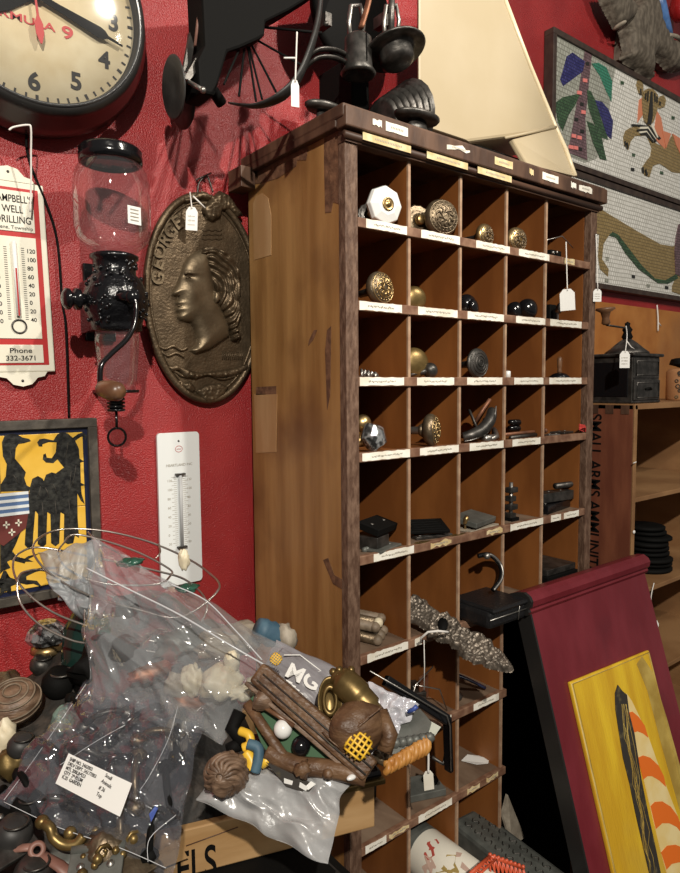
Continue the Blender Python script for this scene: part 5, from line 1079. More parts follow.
part('stencil_lettering', q, M['black'], t)
# stack of dark discs
for i in range(9):
    o = V((Y(648, 570, .775).x+.006*math.sin(i*2.2), .775+.005*math.cos(i*1.7), shz[1]+.0125*i+.0003)); r_ = [.058, .05, .052, .047, .05, .046, .049, .044, .043][i]
    if i > 3: o.x -= .006
    single('iron_lid', MB().lathe([(0, 0), (r_-.006, 0), (r_, .003), (r_, .008), (r_-.006, .011), (r_*.5, .0115), (0, .012)], o, EZ, 36), M['black'], 'flat black round lid in the tall stack inside the pine crate shelf', 'lid', group='stacked black round lids in the crate shelf')
q = MB(); o = V((1.40, .80, shz[0]+.002))
random.seed(12)
for i in range(6):
    pts = [o+V((.022*math.cos(k+i*2)+random.uniform(-.008, .008), .03*math.sin(k*1.3+i), .005+.055*abs(math.sin(k*.9+i)))) for k in range(6)]
    q.tube(curve(pts, 5), .0022, 6, flat=.6)
single('wire_tangle', q, M['slate'], 'blue-grey tangle of bent wire on the upper shelf of the pine crate', 'wire')
tag('white swing tag hanging from the lower board of the pine crate shelf', Y(654, 583, .695), Y(655, 620, .695), .022, .034, tilt=-.3, mid=Y(651, 600, .695), marks=False)
single('loose_tag_end', MB().cyl(Y(633.5, 463, .694), Y(636, 462, .694), .0012, 6).ball(Y(634, 532, .697), .004, 10, sc_=(1, .6, 1)), M['string'], 'white fleck of string on the front edge of the pine crate', 'string')
# ------------------------------------------------------------------ coffee mill on the crate
mx0 = cx_+.004; mx1 = Y(661, 380, cy_+.008).x; my0, my1 = cy_+.008, Y(634, 350, .8).y-.8+.81; mz0 = czt+.0005; mz1 = Y(634, 356, my0).z
t = thing('box_coffee_mill', 'dark iron box coffee mill with a drawer, domed top and hand crank', 'coffee mill', (mx0, my0, mz0))
my1 = .81
part('body', MB().box((mx0+.003, my0+.003, mz0+.005), (mx1-.003, my1-.003, mz1)), M['iron'], t, .001)
part('top_plate', MB().box((mx0-.004, my0-.004, mz1), (mx1+.006, my1+.004, mz1+.007)), M['iron'], t, .003)
part('base_plate', MB().box((mx0, my0, mz0), (mx1, my1, mz0+.006)), M['iron'], t, .002)
hz = (mz0+mz1)/2
part('side_window', MB().box((mx0+.0012, my0+.012, mz0+.014), (mx0+.0035, my1-.012, mz1-.012)), M['gloss'], t, .001)
part('front_panel', MB().box((mx0+.006, my0+.001, hz+.004), (mx1-.006, my0+.003, mz1-.004)), M['iron'], t, .001)
part('panel_moulding', MB().tube([(mx0+.016, my0+.0005, hz+.010), (mx1-.012, my0+.0005, hz+.010), (mx1-.012, my0+.0005, mz1-.010), (mx0+.016, my0+.0005, mz1-.010)], .0012, 6, True), M['iron'], t)
dr = part('drawer', MB().box((mx0+.006, my0-.001, mz0+.007), (mx1-.006, my0+.003, hz)), M['iron'], t, .001)
part('drawer_pull', MB().tube([((mx0+mx1)/2-.012, my0-.003, hz-.020), ((mx0+mx1)/2, my0-.007, hz-.017), ((mx0+mx1)/2+.012, my0-.003, hz-.020)], .0024, 8), M['black'], dr)
part('drawer_moulding', MB().tube([(mx0+.016, my0-.0012, mz0+.012), (mx1-.012, my0-.0012, mz0+.012), (mx1-.012, my0-.0012, hz-.006), (mx0+.016, my0-.0012, hz-.006)], .0012, 6, True), M['iron'], dr)
mc = V((Y(627, 345, .76).x, .76, mz1+.007)); 
part('dome', MB().lathe([(.046, 0), (.046, .004), (.034, .013), (.022, .024), (.014, .030), (.008, .034), (0, .034)], mc, EZ, 32), M['iron'], t)
part('spindle', MB().lathe([(.007, .03), (.012, .038), (.008, .048), (.011, .054), (.005, .062), (.006, .068), (0, .072)], mc, EZ, 20), M['black'], t)
kt = Y(606, 325, .75); part('crank_arm', MB().tube([mc+V((.008, 0, .057)), mc+V((-.02, -.004, .057)), V((kt.x+.004, kt.y, kt.z))], .0036, 8, flat=.6), M['iron'], t)
part('crank_knob', MB().lathe([(.005, 0), (.009, .004), (.007, .014), (.010, .026), (.020, .032), (.018, .036), (0, .037)], kt, (-.12, 0, 1), 24), M['woodknob'], t)
tag('white price tag hanging from the crank of the iron coffee mill', Y(626, 326, .695), Y(625, 351, .695), .022, .034, mid=Y(627, 336, .695)); 
single('string_tail', MB().tube([Y(626, 340, .70), Y(631, 347, .70), Y(634, 349, .70)], .0014, 6), M['string'], 'short loose string beside the coffee mill tag', 'string')
o = V((Y(684, 400, .76).x, .76, czt)); t = thing('leopard_box', 'leopard-patterned box right of the iron coffee mill', 'box', o)
part('body', MB().lathe([(0, 0), (.04, 0), (.042, .004), (.042, .07), (.036, .078), (0, .08)], o, EZ, 36), M['leopard'], t)
q = MB(); random.seed(5)
for i in range(46):
    th = PI+random.random()*PI; z = .006+.062*random.random(); c = o+V((.0425*math.cos(th), .0425*math.sin(th), z)); r_ = random.uniform(.003, .0048)
    tx = V((-math.sin(th), math.cos(th), 0)); q.tube([c+tx*(r_*math.cos(k*PI/5))+EZ*(r_*math.sin(k*PI/5)) for k in range(10)], .0012, 5, True)
part('spots', q, M['char'], t)
single('black_cloth_cap', MB().ball(o+V((.004, .0, .093)), .03, 20, sc_=(1.3, 1.1, .42), amp=.3, freq=25), M['black'], 'soft black cap lying on the leopard-patterned box', 'cap')

# ------------------------------------------------------------------ burgundy painted sign leaning on the cabinet
T0 = Y(531, 612, .655); B0 = X(589, 873, T0.x); ld = (B0-T0).normalized(); wx = Y(644.5, 582, .655).x-T0.x; nS = V((1, 0, 0)).cross(-ld).normalized()
if nS.y > 0: nS = -nS
Ls = (T0.z-.004)/-ld.z
t = thing('painted_sign', 'burgundy wooden sign with a yellow painted panel, leaning against the cabinet', 'sign', T0+ld*Ls)
th_s = .028
part('board', MB().obox(T0+V((wx/2, 0, 0))+ld*(Ls/2)-nS*(th_s/2), (wx/2-.0005, 0, 0), ld*(Ls/2), nS*(th_s/2)), M['purple'], t, .0015)
part('side_edge', MB().obox(T0+V((-.0015, 0, 0))+ld*(Ls/2)-nS*(th_s/2), (.002, 0, 0), ld*(Ls/2), nS*(th_s/2+.0005)), M['blackplastic'], t)
q = MB(); up = -ld
prof = [(-th_s, .0), (-th_s, .034), (-.010, .036), (.004, .034), (.012, .026), (.014, .018), (.010, .009), (.004, .005), (.005, .001), (.0, -.004)]
PT = lambda x: [T0+V((x, 0, 0))+nS*a+up*b for a, b in prof]
n_ = len(prof); A1, A2 = PT(-.006), PT(wx+.006); q.add(A1+A2, [(i, (i+1) % n_, n_+(i+1) % n_, n_+i) for i in range(n_)]+[tuple(range(n_-1, -1, -1)), tuple(range(n_, 2*n_))])
part('crown_moulding', q, M['purple'], t, .001)
q = MB(); A3 = [T0+V((-.012, 0, 0))+nS*a*1.02+up*b for a, b in prof]; A4 = [T0+V((-.0055, 0, 0))+nS*a*1.02+up*b for a, b in prof]; q.add(A3+A4, [(i, (i+1) % n_, n_+(i+1) % n_, n_+i) for i in range(n_)]+[tuple(range(n_-1, -1, -1)), tuple(range(n_, 2*n_))])
part('black_end', q, M['blackplastic'], t)
S = lambda px, py, off=0.0: onto(T0, nS, px, py, off)
ptl, ptr, pbl, pr2 = S(567, 682), S(646, 650), S(613.6, 873), S(680, 754)
dl = (pbl-ptl).normalized(); dr_ = (pr2-ptr).normalized(); Lp = Ls*.93
# raised yellow panel and its chamfered border
w_p = (ptr-ptl); zoff = .006
Lq = min((ptl-T0).dot(ld)+2, (Ls-.08))
l1 = Ls-.08-(ptl-T0).dot(ld)
c_ = [ptl, ptr, ptr+ld*l1, ptl+ld*l1]
q = MB().prism([p+nS*zoff for p in c_], -nS*zoff); part('yellow_panel', q, M['ypaint'], t, .002)
ed_ = MB(); ins = [c_[0]+V((.004, 0, 0))+ld*.004, c_[1]+V((-.004, 0, 0))+ld*.004, c_[2]+V((-.004, 0, 0))-ld*.004, c_[3]+V((.004, 0, 0))-ld*.004]
ed_.tube([p+nS*(zoff) for p in ins], .0022, 6, True); part('panel_border', ed_, M['olive'], t)
cs = crop(610, 640, 3.743); k_ = [0]
def art(nm, pts, m, off): part(nm, MB().prism([S(*cs(x, y), zoff+off) for x, y in pts], -nS*(off-.0001 if off > .0002 else off)), m, t)
art('olive_stroke', [(120, 60), (160, 120), (215, 300), (262, 470), (360, 800), (350, 1000), (262, 640), (200, 420), (140, 190), (100, 90)], M['olive'], .0004)
art('cream_cone', [(62, 200), (82, 228), (112, 290), (145, 365), (175, 450), (210, 545), (262, 680), (340, 880), (420, 1100), (320, 1140), (215, 880), (190, 790), (150, 622), (105, 430), (76, 320), (66, 270)], M['pcream'], .0008)
for pl in ([(66, 272), (84, 268), (108, 288), (130, 320), (144, 366), (124, 350), (104, 342), (90, 346), (78, 322)], [(106, 440), (124, 432), (150, 440), (182, 470), (202, 510), (210, 550), (185, 526), (158, 510), (140, 510), (126, 522)], [(152, 622), (168, 606), (196, 604), (228, 624), (254, 660), (272, 708), (282, 740), (250, 700), (222, 686), (196, 686), (172, 708)], [(192, 795), (214, 770), (245, 766), (280, 780), (316, 830), (336, 890), (300, 850), (260, 832), (232, 838), (212, 860)], [(236, 960), (262, 930), (300, 930), (345, 970), (380, 1040), (340, 1010), (300, 1000), (256, 1020)]):
    art('orange_stripe', pl, M['orange'], .0012)
art('dark_mane', [(30, 168), (46, 190), (64, 205), (72, 270), (92, 350), (106, 440), (118, 520), (134, 600), (150, 680), (172, 780), (192, 880), (230, 1050), (200, 1050), (150, 880), (120, 750), (95, 640), (75, 540), (50, 440), (34, 340), (22, 260), (20, 200)], M['char'], .0016)
q = MB(); random.seed(9)
for i in range(7):
    y = 240; x = 45+2*i; pts = []
    while y < 880: pts.append(S(*cs(x+random.uniform(-9, 9), y), zoff+.0019)); y += random.uniform(40, 80); x += 9.5
    q.tube(pts, .00045, 4)
part('fine_line', q, M['olive'], t)
single('stray_bracket', MB().box((1.40, .86, .775), (1.46, .88, .787)), M['iron'], 'small grey bracket in the dark lower bay of the pine crate', 'bracket') if 0 else None
# ------------------------------------------------------------------ table and crate in front
t = thing('work_table', 'low black table carrying the wooden crate and the heap', 'table', (.05, .70, 0))
part('tabletop', MB().box((-.40, .50, .672), (.40, .95, .699)), M['black'], t, .002)
for x in (-.37, .35):
    for y in (.53, .89): part('leg', MB().box((x, y, 0), (x+.035, y+.035, .672)), M['black'], t)
ang = math.radians(-17.6); cu = V((math.cos(ang), math.sin(ang), 0)); cvv = V((-math.sin(ang), math.cos(ang), 0))
CR = V((.464, .537, .70)); CW, CD_, CH = .40, .23, .05
t = thing('wooden_crate', 'shallow pine crate with black stencilled letters under the plastic bags', 'crate', CR-cu*CW*.5)
mc_ = CR-cu*(CW/2)
def cbox(u0, u1, v0, v1, z0, z1): c = CR-cu*((u0+u1)/2)+cvv*((v0+v1)/2)+V((0, 0, (z0+z1)/2)); return MB().obox(c, cu*(abs(u1-u0)/2), cvv*((v1-v0)/2), (0, 0, (z1-z0)/2))
part('front_board', cbox(0, CW, 0, .010, 0, CH), M['crate'], t, .0015)
part('back_board', cbox(0, CW, CD_-.01, CD_, 0, CH), M['crate'], t, .0015)
part('end_board', cbox(0, .01, .01, CD_-.01, 0, CH), M['crate'], t, .0015); part('end_board', cbox(CW-.01, CW, .01, CD_-.01, 0, CH), M['crate'], t, .0015)
part('bottom_board', cbox(.01, CW-.01, .01, CD_-.01, .001, .008), M['crate'], t)
# curved letters E L S on the front board
fo = CR-cvv*.0004
def onfront(px, py, off=.0004): n = -cvv; P0 = CR+n*off; d = ray(px, py); return CAM+d*((P0-CAM).dot(n)/d.dot(n))
e = onfront(186, 868); q = MB(); q.text('ELS', .050, V((onfront(150, 885).x, 0, 0))*0+onfront(176, 886), cu, EZ, .0005, bold=.012, squash=.58); part('stencil_lettering', q, M['black'], t)
part('top_groove', MB().tube([onfront(186, 846), onfront(238, 827)], .0006, 5), M['dark'], t)
# black framed tray on the crate corner
a = Z(384, 775, .752+.004); t = thing('picture_tray', 'small dark tray with a gilt edge lying on the right end of the crate', 'tray', CR-cu*.06+V((0, 0, CH)))
b0 = CR+cu*.012-cvv*.004+V((0, 0, CH+.0005)); q = lambda u0, u1, v0, v1, z0, z1: MB().obox(b0-cu*((u0+u1)/2)+cvv*((v0+v1)/2)+V((0, 0, (z0+z1)/2)), cu*(abs(u1-u0)/2), cvv*((v1-v0)/2), (0, 0, (z1-z0)/2))
part('base', q(0, .14, 0, .14, 0, .006), M['gold'], t, .001); part('slab', q(.003, .137, .003, .137, .006, .014), M['gloss'], t, .003); part('inner_step', q(.02, .12, .02, .12, .014, .019), M['slate'], t, .003)
# second pale board end under the label bag
single('pale_board', MB().prism([onfront(143, 860, .012), onfront(182, 847, .012), onfront(188, 858, .012), onfront(150, 873, .012)], (0, .008, 0)), M['crate'], 'pale board end sticking out below the labelled bag', 'board')
# curved slat below crate
single('curved_slat', MB().tube(curve([Y(315, 852, .60), Y(328, 858, .58), Y(340, 880, .565), Y(343, 930, .56)], 5), .006, 8, flat=.5), M['woodknob'], 'thin curved brown wooden slat below the crate', 'slat')

# ------------------------------------------------------------------ heap under the bags: every visible piece a thing
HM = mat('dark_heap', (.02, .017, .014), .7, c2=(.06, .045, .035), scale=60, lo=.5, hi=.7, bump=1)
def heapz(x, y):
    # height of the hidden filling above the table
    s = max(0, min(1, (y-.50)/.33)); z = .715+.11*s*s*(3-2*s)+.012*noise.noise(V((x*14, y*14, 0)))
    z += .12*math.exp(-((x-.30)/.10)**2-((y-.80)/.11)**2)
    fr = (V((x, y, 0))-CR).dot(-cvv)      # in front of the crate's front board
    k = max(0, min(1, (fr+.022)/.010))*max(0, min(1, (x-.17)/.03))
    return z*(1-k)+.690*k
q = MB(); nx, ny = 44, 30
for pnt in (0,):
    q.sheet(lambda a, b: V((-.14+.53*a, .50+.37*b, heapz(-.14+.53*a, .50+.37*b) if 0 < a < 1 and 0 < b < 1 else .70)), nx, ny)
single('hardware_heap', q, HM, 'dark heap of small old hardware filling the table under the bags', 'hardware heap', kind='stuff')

def onz_heap(px, py, lift=0.0):
    # march the pixel ray until it meets the heap
    d = ray(px, py); tt = .35
    while tt < 1.1:
        p = CAM+d*tt
        if p.z <= heapz(p.x, p.y)+lift: return p
        tt += .004
    return p

# cut-glass knob on a brass pedestal
c = D(47, 638, .82); t = thing('pedestal_knob', 'glass and brass doorknob standing upright left of the wire basket', 'doorknob', V((c.x, c.y, heapz(c.x, c.y))))
part('knob_head', MB().lathe([(0, .022), (.012, .021), (.022, .012), (.025, .003), (.021, -.004), (.012, -.007)], c, EZ, 12, smooth=False, flute=(6, .03)), M['crystal'], t)
part('brass_neck', MB().lathe([(.012, -.006), (.019, -.010), (.020, -.016), (.012, -.021), (.014, -.026), (.008, -.032), (.007, -.06), (.010, -.10)], c, EZ, 24), M['brass'], t)
# dark green bottle
c = D(88, 690, .80); t = thing('green_bottle', 'dark green glass bottle behind the cloudy bag', 'bottle', c)
part('body', MB().lathe([(0, 0), (.030, 0), (.034, .006), (.034, .075), (.024, .095), (.012, .105), (.012, .13), (.014, .135), (0, .135)], c, V((.15, .1, 1)), 32), M['bottle'], t)
part('foot_ring', MB().lathe([(.030, -.002), (.036, -.002), (.036, .008), (.034, .008)], c, V((.15, .1, 1)), 32), M['bottle'], t)
# woven round box at left, cream pieces
c = D(14, 700, .72); t = thing('woven_round_box', 'brown woven domed round box at the left edge', 'box', c)
part('dome', MB().lathe([(0, -.015), (.022, -.015), (.027, -.008), (.027, .0), (.022, .009), (.012, .013), (0, .015)], c, (-.2, -.35, 1), 40, flute=(40, .012)), M['hair'], t)
q = MB(); axd = V((-.2, -.35, 1)).normalized(); ua = axd.orthogonal().normalized(); ub = axd.cross(ua)
for rr, hh_ in ((.0275, 0), (.027, -.006), (.0225, .0095), (.016, .0125), (.009, .0148)): q.tube([c+axd*hh_+ua*(rr*math.cos(k*PI/16))+ub*(rr*math.sin(k*PI/16)) for k in range(32)], .0011, 5, True)
part('woven_ring', q, M['dusty'], t)
c = D(4, 742, .68); q = MB().ball(c, .017, 20, sc_=(.8, .8, 1.3), amp=.5, freq=22, seed=2); single('cream_figurine', q, M['bone'], 'small cream carved figurine at the left edge below the woven box', 'figurine')
c = D(14, 762, .66); q = MB().ball(c, .018, 18, sc_=(1, .8, .9), amp=.4, freq=20, seed=4); single('brass_shell', q, M['gold'], 'small gilt shell at the left edge below the cream figurine', 'shell')
c = D(-2, 692, .78); q = MB().ball(c, .03, 18, sc_=(1, 1, .7), amp=.4, freq=20, seed=5); single('bronze_lump', q, M['bronze'], 'dark bronze lump behind the woven box', 'ornament')
for (px, py, d_, r_, m, nm, lab, ct_) in (
   (22, 745, .66, .014, 'darkiron', 'round_finial', 'dark bronze ball finial between the woven box and labelled bag', 'finial'),
   (60, 682, .76, .020, 'black', 'iron_caster', 'black iron caster behind the upper corner of the labelled bag', 'caster'),
   (42, 664, .80, .014, 'iron', 'iron_caster', 'grey iron caster under the pedestal knob', 'caster'),
   (28, 806, .60, .015, 'black', 'black_knob', 'black round knob under the lower left corner of the labelled bag', 'knob'),
   (14, 832, .57, .016, 'darkiron', 'bronze_rose', 'worn bronze rose at the lower left beside the pink lever', 'rosette'),
   (34, 872, .55, .016, 'iron', 'grey_escutcheon', 'grey rounded escutcheon at the bottom left corner', 'escutcheon')):
    c = D(px, py, d_); t = thing(nm, lab, ct_, c-V((0, 0, r_)))
    part('body', MB().lathe([(0, -r_), (r_*.5, -r_*.9), (r_*.95, -r_*.4), (r_, 0), (r_*.8, r_*.55), (r_*.4, r_*.7), (0, r_*.72)], c, (.2, -.4, 1), 24), M[m], t)
    part('raised_ring', MB().tube([c+V((r_*.62*math.cos(k*PI/10)+.1*r_, r_*.62*math.sin(k*PI/10)-.25*r_, r_*.62)) for k in range(20)], r_*.07, 6, True), M['iron'], t)
# pinkish lever bracket
t = thing('pink_lever', 'pinkish copper lever with a round eye at the bottom left', 'lever', D(50, 860, .56))
c = D(37, 850, .555); nrm = (CAM-c).normalized()
part('eye', MB().lathe([(.003, -.003), (.0068, -.003), (.0072, 0), (.006, .002), (.003, .002), (.003, -.003)], c, nrm, 28, caps=False), M['pink'], t)
part('arm', MB().tube([D(0, 853, .565), D(20, 848, .56), D(33, 847, .557)], [.004, .0045, .004], 10, flat=.6).tube([D(42, 855, .556), D(60, 866, .552), D(84, 888, .545)], [.0045, .0055, .0065], 10, flat=.6), M['pink'], t)
# brass bail handle and its plate
t = thing('brass_handle', 'curved brass drawer handle below the labelled bag', 'handle', D(62, 835, .575))
part('bail', MB().tube(curve([D(42, 822, .57), D(50, 828, .565), D(54, 838, .563), D(64, 845, .562), D(76, 844, .563), D(83, 836, .566)], 7), .0045, 10), M['gold'], t)
part('post', MB().ball(D(42, 822, .57), .006, 14).ball(D(70, 833, .572), .0055, 14), M['gold'], t)
part('plate', MB().ball(D(72, 852, .585), .017, 24, sc_=(1.3, .9, .5), amp=.25, freq=20), M['slate'], t)
c = D(110, 852, .57); t = thing('ornate_casting', 'ornate antique brass casting at the bottom below the labelled bag', 'casting', c)
random.seed(21); q = MB()
for i in range(26): q.ball(c+V((random.uniform(-.03, .03), random.uniform(-.02, .02), random.uniform(-.02, .012))), random.uniform(.0025, .005), 10)
for i in range(6): 
    o_ = c+V((random.uniform(-.02, .02), -.012, random.uniform(-.012, .012))); q.tube([o_+V((.007*math.cos(k*.9)*(1-k*.08), 0, .007*math.sin(k*.9)*(1-k*.08))) for k in range(9)], .0018, 6)
part('body', MB().ball(c, .024, 24, sc_=(1.1, .7, .8), amp=.3, freq=25), M['bronze'], t); part('scroll', q, M['gold'], t)
for (px, py, d_, m, lab, yw) in ((8, 850, .56, 'iron', 'grey iron hinge flat at the bottom left corner', .3), (96, 868, .55, 'slate', 'grey flat latch plate at the bottom beside the ornate casting', -.5), (6, 812, .60, 'black', 'black hinge leaf at the left edge under the labelled bag', .9), (130, 868, .56, 'bronze', 'bronze hinge leaf right of the ornate casting', .2)):
    c = D(px, py, d_); R_ = Matrix.Translation(c) @ Matrix.Rotation(yw, 4, 'Z') @ Matrix.Rotation(.4, 4, 'X'); t = thing('hinge_leaf', lab, 'hinge', c)
    part('plate', MB(R_).box((-.022, -.014, 0), (.022, .014, .004)), M[m], t, .001); part('barrel', MB(R_).cyl((-.022, .015, .003), (.022, .015, .003), .004, 12), M[m], t)
    part('screw', MB(R_).lathe([(0, .006), (.003, .005), (.0035, .004)], (-.012, 0, 0), EZ, 10).lathe([(0, .006), (.003, .005), (.0035, .004)], (.012, 0, 0), EZ, 10), M['steel'], t)

# ------------------------------------------------------------------ the bags
def patchfn(c4_, bulge, amp, seed, nrm, freq=5, side=1, edge=.0):
    a, b, c, d = [V(p) for p in c4_]
    def fn(u_, v_):
        p = (a*(1-u_)+b*u_)*(1-v_)+(d*(1-u_)+c*u_)*v_
        e = (4*u_*(1-u_))**.6*(4*v_*(1-v_))**.6
        w_ = noise.noise(V((u_*freq+seed, v_*freq, seed))); r1 = 1-abs(noise.noise(V((u_*freq*.9+seed*2, v_*freq*1.3, seed+7))))*2.2; r2 = 1-abs(noise.noise(V(((u_+v_)*freq*1.6, (u_-v_)*freq*.7, seed+3))))*2.4
        off = (bulge*e+amp*(w_*.6+.35*max(0, r1)+.3*max(0, r2))*(.25+.75*min(1, e*1.2)))*side
        pw = V((noise.noise(V((u_*4, v_*4, seed+11))), noise.noise(V((u_*4, v_*4, seed+13))), noise.noise(V((u_*4, v_*4, seed+17)))))*(.35*amp+edge)
        return p+V(nrm)*off+pw
    return fn
def bag(t, c4_, bulge, amp, seed, nrm, m, n=80, freq=5, back=.4, edge=.004):
    part('front_film', MB().sheet(patchfn(c4_, bulge, amp, seed, nrm, freq, 1, edge), n, n), m, t)
    part('back_film', MB().sheet(patchfn(c4_, bulge*back, amp*.3, seed, nrm, freq, -1, edge), n//2, n//2), m, t)
# wire egg basket
t = thing('wire_basket', 'coiled wire basket of thin tin rings lying on its side', 'wire basket', D(100, 620, .74))
def ring(pts, r_=.0013): part('wire_ring', MB().tube(curve([D(px, py, d_) for px, py, d_ in pts], 8, True), r_, 6, True), M['wire'], t)
g = crop(0, 510, 3.09)
def G(x, y, d_): p = g(x, y); return (p[0], p[1], d_)
ring([G(105, 105, .80), G(150, 70, .83), G(220, 58, .85), G(330, 66, .86), G(450, 95, .86), G(560, 140, .85), G(640, 190, .83), G(676, 245, .80), G(560, 330, .76), G(420, 306, .755), G(280, 265, .76), G(170, 208, .77), G(112, 150, .78)])
ring([G(40, 170, .78), G(62, 132, .80), G(130, 116, .82), G(300, 148, .83), G(470, 185, .83), G(580, 220, .82), G(640, 300, .79), G(560, 408, .76), G(420, 394, .75), G(270, 358, .745), G(150, 308, .75), G(62, 232, .76)])
ring([G(55, 215, .76), G(62, 285, .75), G(120, 352, .74), G(220, 402, .735), G(300, 415, .735), G(420, 430, .74), G(560, 440, .75), G(500, 330, .80), G(300, 250, .81), G(150, 190, .80), G(80, 190, .78)])
ring([G(180, 140, .80), G(195, 105, .82), G(240, 76, .84), G(400, 120, .84), G(520, 180, .83), G(525, 205, .82), G(480, 230, .80), G(330, 228, .78), G(220, 190, .78)])
q = MB()
for P in ([G(272, 68, .85), G(300, 95, .84), G(360, 130, .83), G(400, 160, .82)], [G(290, 140, .80), G(262, 110, .83), G(320, 110, .84)], [G(490, 105, .86), G(495, 130, .84), G(480, 150, .83)], [G(270, 260, .77), G(262, 310, .76), G(262, 400, .74)]): q.tube(curve([D(*p) for p in P], 5), .0012, 6)
part('cross_wire', q, M['wire'], t)
# frosted grey crumpled sheet inside the basket
t = thing('frosted_bag', 'greyish frosted plastic bag rolled inside the wire basket', 'plastic bag', D(80, 580, .80))
q = MB()
g1 = [D(40, 548, .80), D(92, 542, .82), D(100, 622, .78), D(56, 612, .77)]
part('film', MB().sheet(patchfn([D(38, 552, .80), D(100, 540, .82), D(112, 640, .77), D(58, 600, .77)], .02, .012, 3, (-.4, -.8, .3), 4, 1, .004), 50, 50), M['film4'], t)
# upper cloudy bag and its contents
t = thing('cloudy_bag', 'large cloudy plastic bag of figurines on top of the heap beside the wire basket', 'plastic bag', D(180, 700, .66))
bag(t, [D(84, 538, .76), D(206, 590, .745), D(282, 655, .665), D(196, 800, .615)], 0, 0, 1, (0, 0, 1), M['film2']) if 0 else None
A4 = [D(86, 700, .675), D(222, 745, .625), D(284, 646, .69), D(92, 536, .80)]
nb_ = (A4[1]-A4[0]).cross(A4[3]-A4[0]).normalized(); nb_ = nb_ if nb_.dot(CAM-A4[0]) > 0 else -nb_
bag(t, A4, .03, .016, 5, nb_, M['film2'], 90, 4.5, .9, .006)
FOLD = mat('film_fold', (.55, .56, .58), .25)
def fold(tn, pts, r_=.0014): part('fold_glint_line', MB().tube(curve([D(*p) for p in pts], 6), r_, 6), FOLD, tn)  # pale tubes: zip lines, and crease glints painted on the labelled bag
fold(t, [(86, 568, .70), (130, 590, .68), (180, 615, .655), (230, 645, .64), (270, 668, .64)], .0009)
fold(t, [(170, 584, .715), (205, 600, .70), (235, 630, .67), (262, 660, .65)], .0007)
random.seed(31)
def lump(px, py, d_, r_, m, nm, lab, ct_, sc_=(1, 1, 1), amp=.45, fr=22, sd=0):
    q = MB().ball(D(px, py, d_), r_, 26, sc_=sc_, amp=amp, freq=fr, seed=sd); return single(nm, q, M[m], lab, ct_)
# cream lion-like figurine
c = D(222, 682, .67); t = thing('cream_figurine', 'cream carved animal figurine inside the cloudy bag, right side', 'figurine', c-V((0, 0, .02)))
q = MB().ball(c, .019, 24, sc_=(1.1, .9, 1), amp=.4, freq=18, seed=1).ball(D(232, 662, .672), .010, 18, amp=.4, sc_=(.8, .8, 1.2)).ball(D(245, 692, .665), .012, 18, sc_=(1.4, .9, .6), amp=.5).ball(D(254, 684, .665), .008, 14, amp=.4); part('body', q, M['bone'], t)
q = MB(); [q.ball(D(243+4*i, 698-1.5*i, .655), .0042, 10) for i in range(4)]; part('paw', q, M['bone'], t)
lump(192, 680, .68, .014, 'bone', 'cream_ornament', 'cream lumpy ornament inside the cloudy bag, left of the animal', 'ornament', sc_=(.8, 1, 1.1))
lump(176, 688, .68, .013, 'stone', 'grey_ornament', 'grey stony ornament inside the cloudy bag', 'ornament', sc_=(.9, 1, 1.1), sd=3)
lump(150, 672, .69, .013, 'copper', 'copper_ornament', 'copper brown leaf ornament inside the cloudy bag', 'ornament', sc_=(1.8, .8, .6), sd=4)
lump(130, 562, .755, .009, 'greeng', 'green_glazed_piece', 'green glazed piece at the top of the cloudy bag', 'ceramic', sc_=(1.6, 1, .5), sd=6)
lump(188, 588, .735, .009, 'greeng', 'green_glazed_piece', 'small green glazed piece at the right shoulder of the cloudy bag', 'ceramic', sc_=(1.4, 1, .5), sd=7)
lump(100, 636, .74, .019, 'greeng', 'teal_ornament', 'dark teal ornament low in the cloudy bag', 'ornament', sc_=(.7, .8, 1.2), sd=8)
lump(132, 622, .78, .034, 'black', 'dark_casting', 'dark flat casting across the middle of the cloudy bag', 'casting', sc_=(1.15, .8, .9), sd=9)
lump(194, 640, .75, .030, 'slate', 'slate_casting', 'slate grey casting in the right half of the cloudy bag', 'casting', sc_=(1.5, 1, .6), sd=10)
lump(118, 662, .74, .034, 'black', 'black_casting', 'black casting at the lower left inside the cloudy bag', 'casting', sc_=(1.4, .8, 1.0), sd=12)
lump(232, 640, .735, .026, 'stone', 'grey_casting', 'smoke grey casting near the right corner inside the cloudy bag', 'casting', sc_=(1.5, 1, .6), sd=13)
lump(184, 560, .80, .008, 'bone', 'cream_peg', 'small cream peg above the cloudy bag under the enamel thermometer', 'peg', sc_=(.8, .8, 1.6), sd=14)
# labelled clear bag
t = thing('labelled_bag', 'clear zip bag of dark hardware with a white printed label', 'plastic bag', D(100, 800, .60))
B4 = [D(-6, 800, .60), D(172, 878, .555), D(206, 704, .655), D(84, 682, .69)]
nb2 = (B4[1]-B4[0]).cross(B4[3]-B4[0]).normalized(); nb2 = nb2 if nb2.dot(CAM-B4[0]) > 0 else -nb2
bag(t, B4, .022, .018, 9, nb2, M['film1'], 100, 5.5, .8, .004)
pf = patchfn(B4, .022, .018, 9, nb2, 5.5, 1, .004)
fold(t, [(86, 684, .672), (60, 722, .650), (30, 765, .622), (4, 800, .590)], .00032)
fold(t, [(4, 802, .588), (60, 828, .572), (120, 848, .560), (166, 868, .545)], .00032)
fold(t, [(178, 706, .640), (168, 740, .615), (150, 775, .592), (140, 790, .585)], .00032)
fold(t, [(148, 862, .545), (150, 838, .556), (176, 815, .567)], .00032)
fold(t, [(60, 765, .60), (95, 742, .612), (125, 725, .622)], .00032)
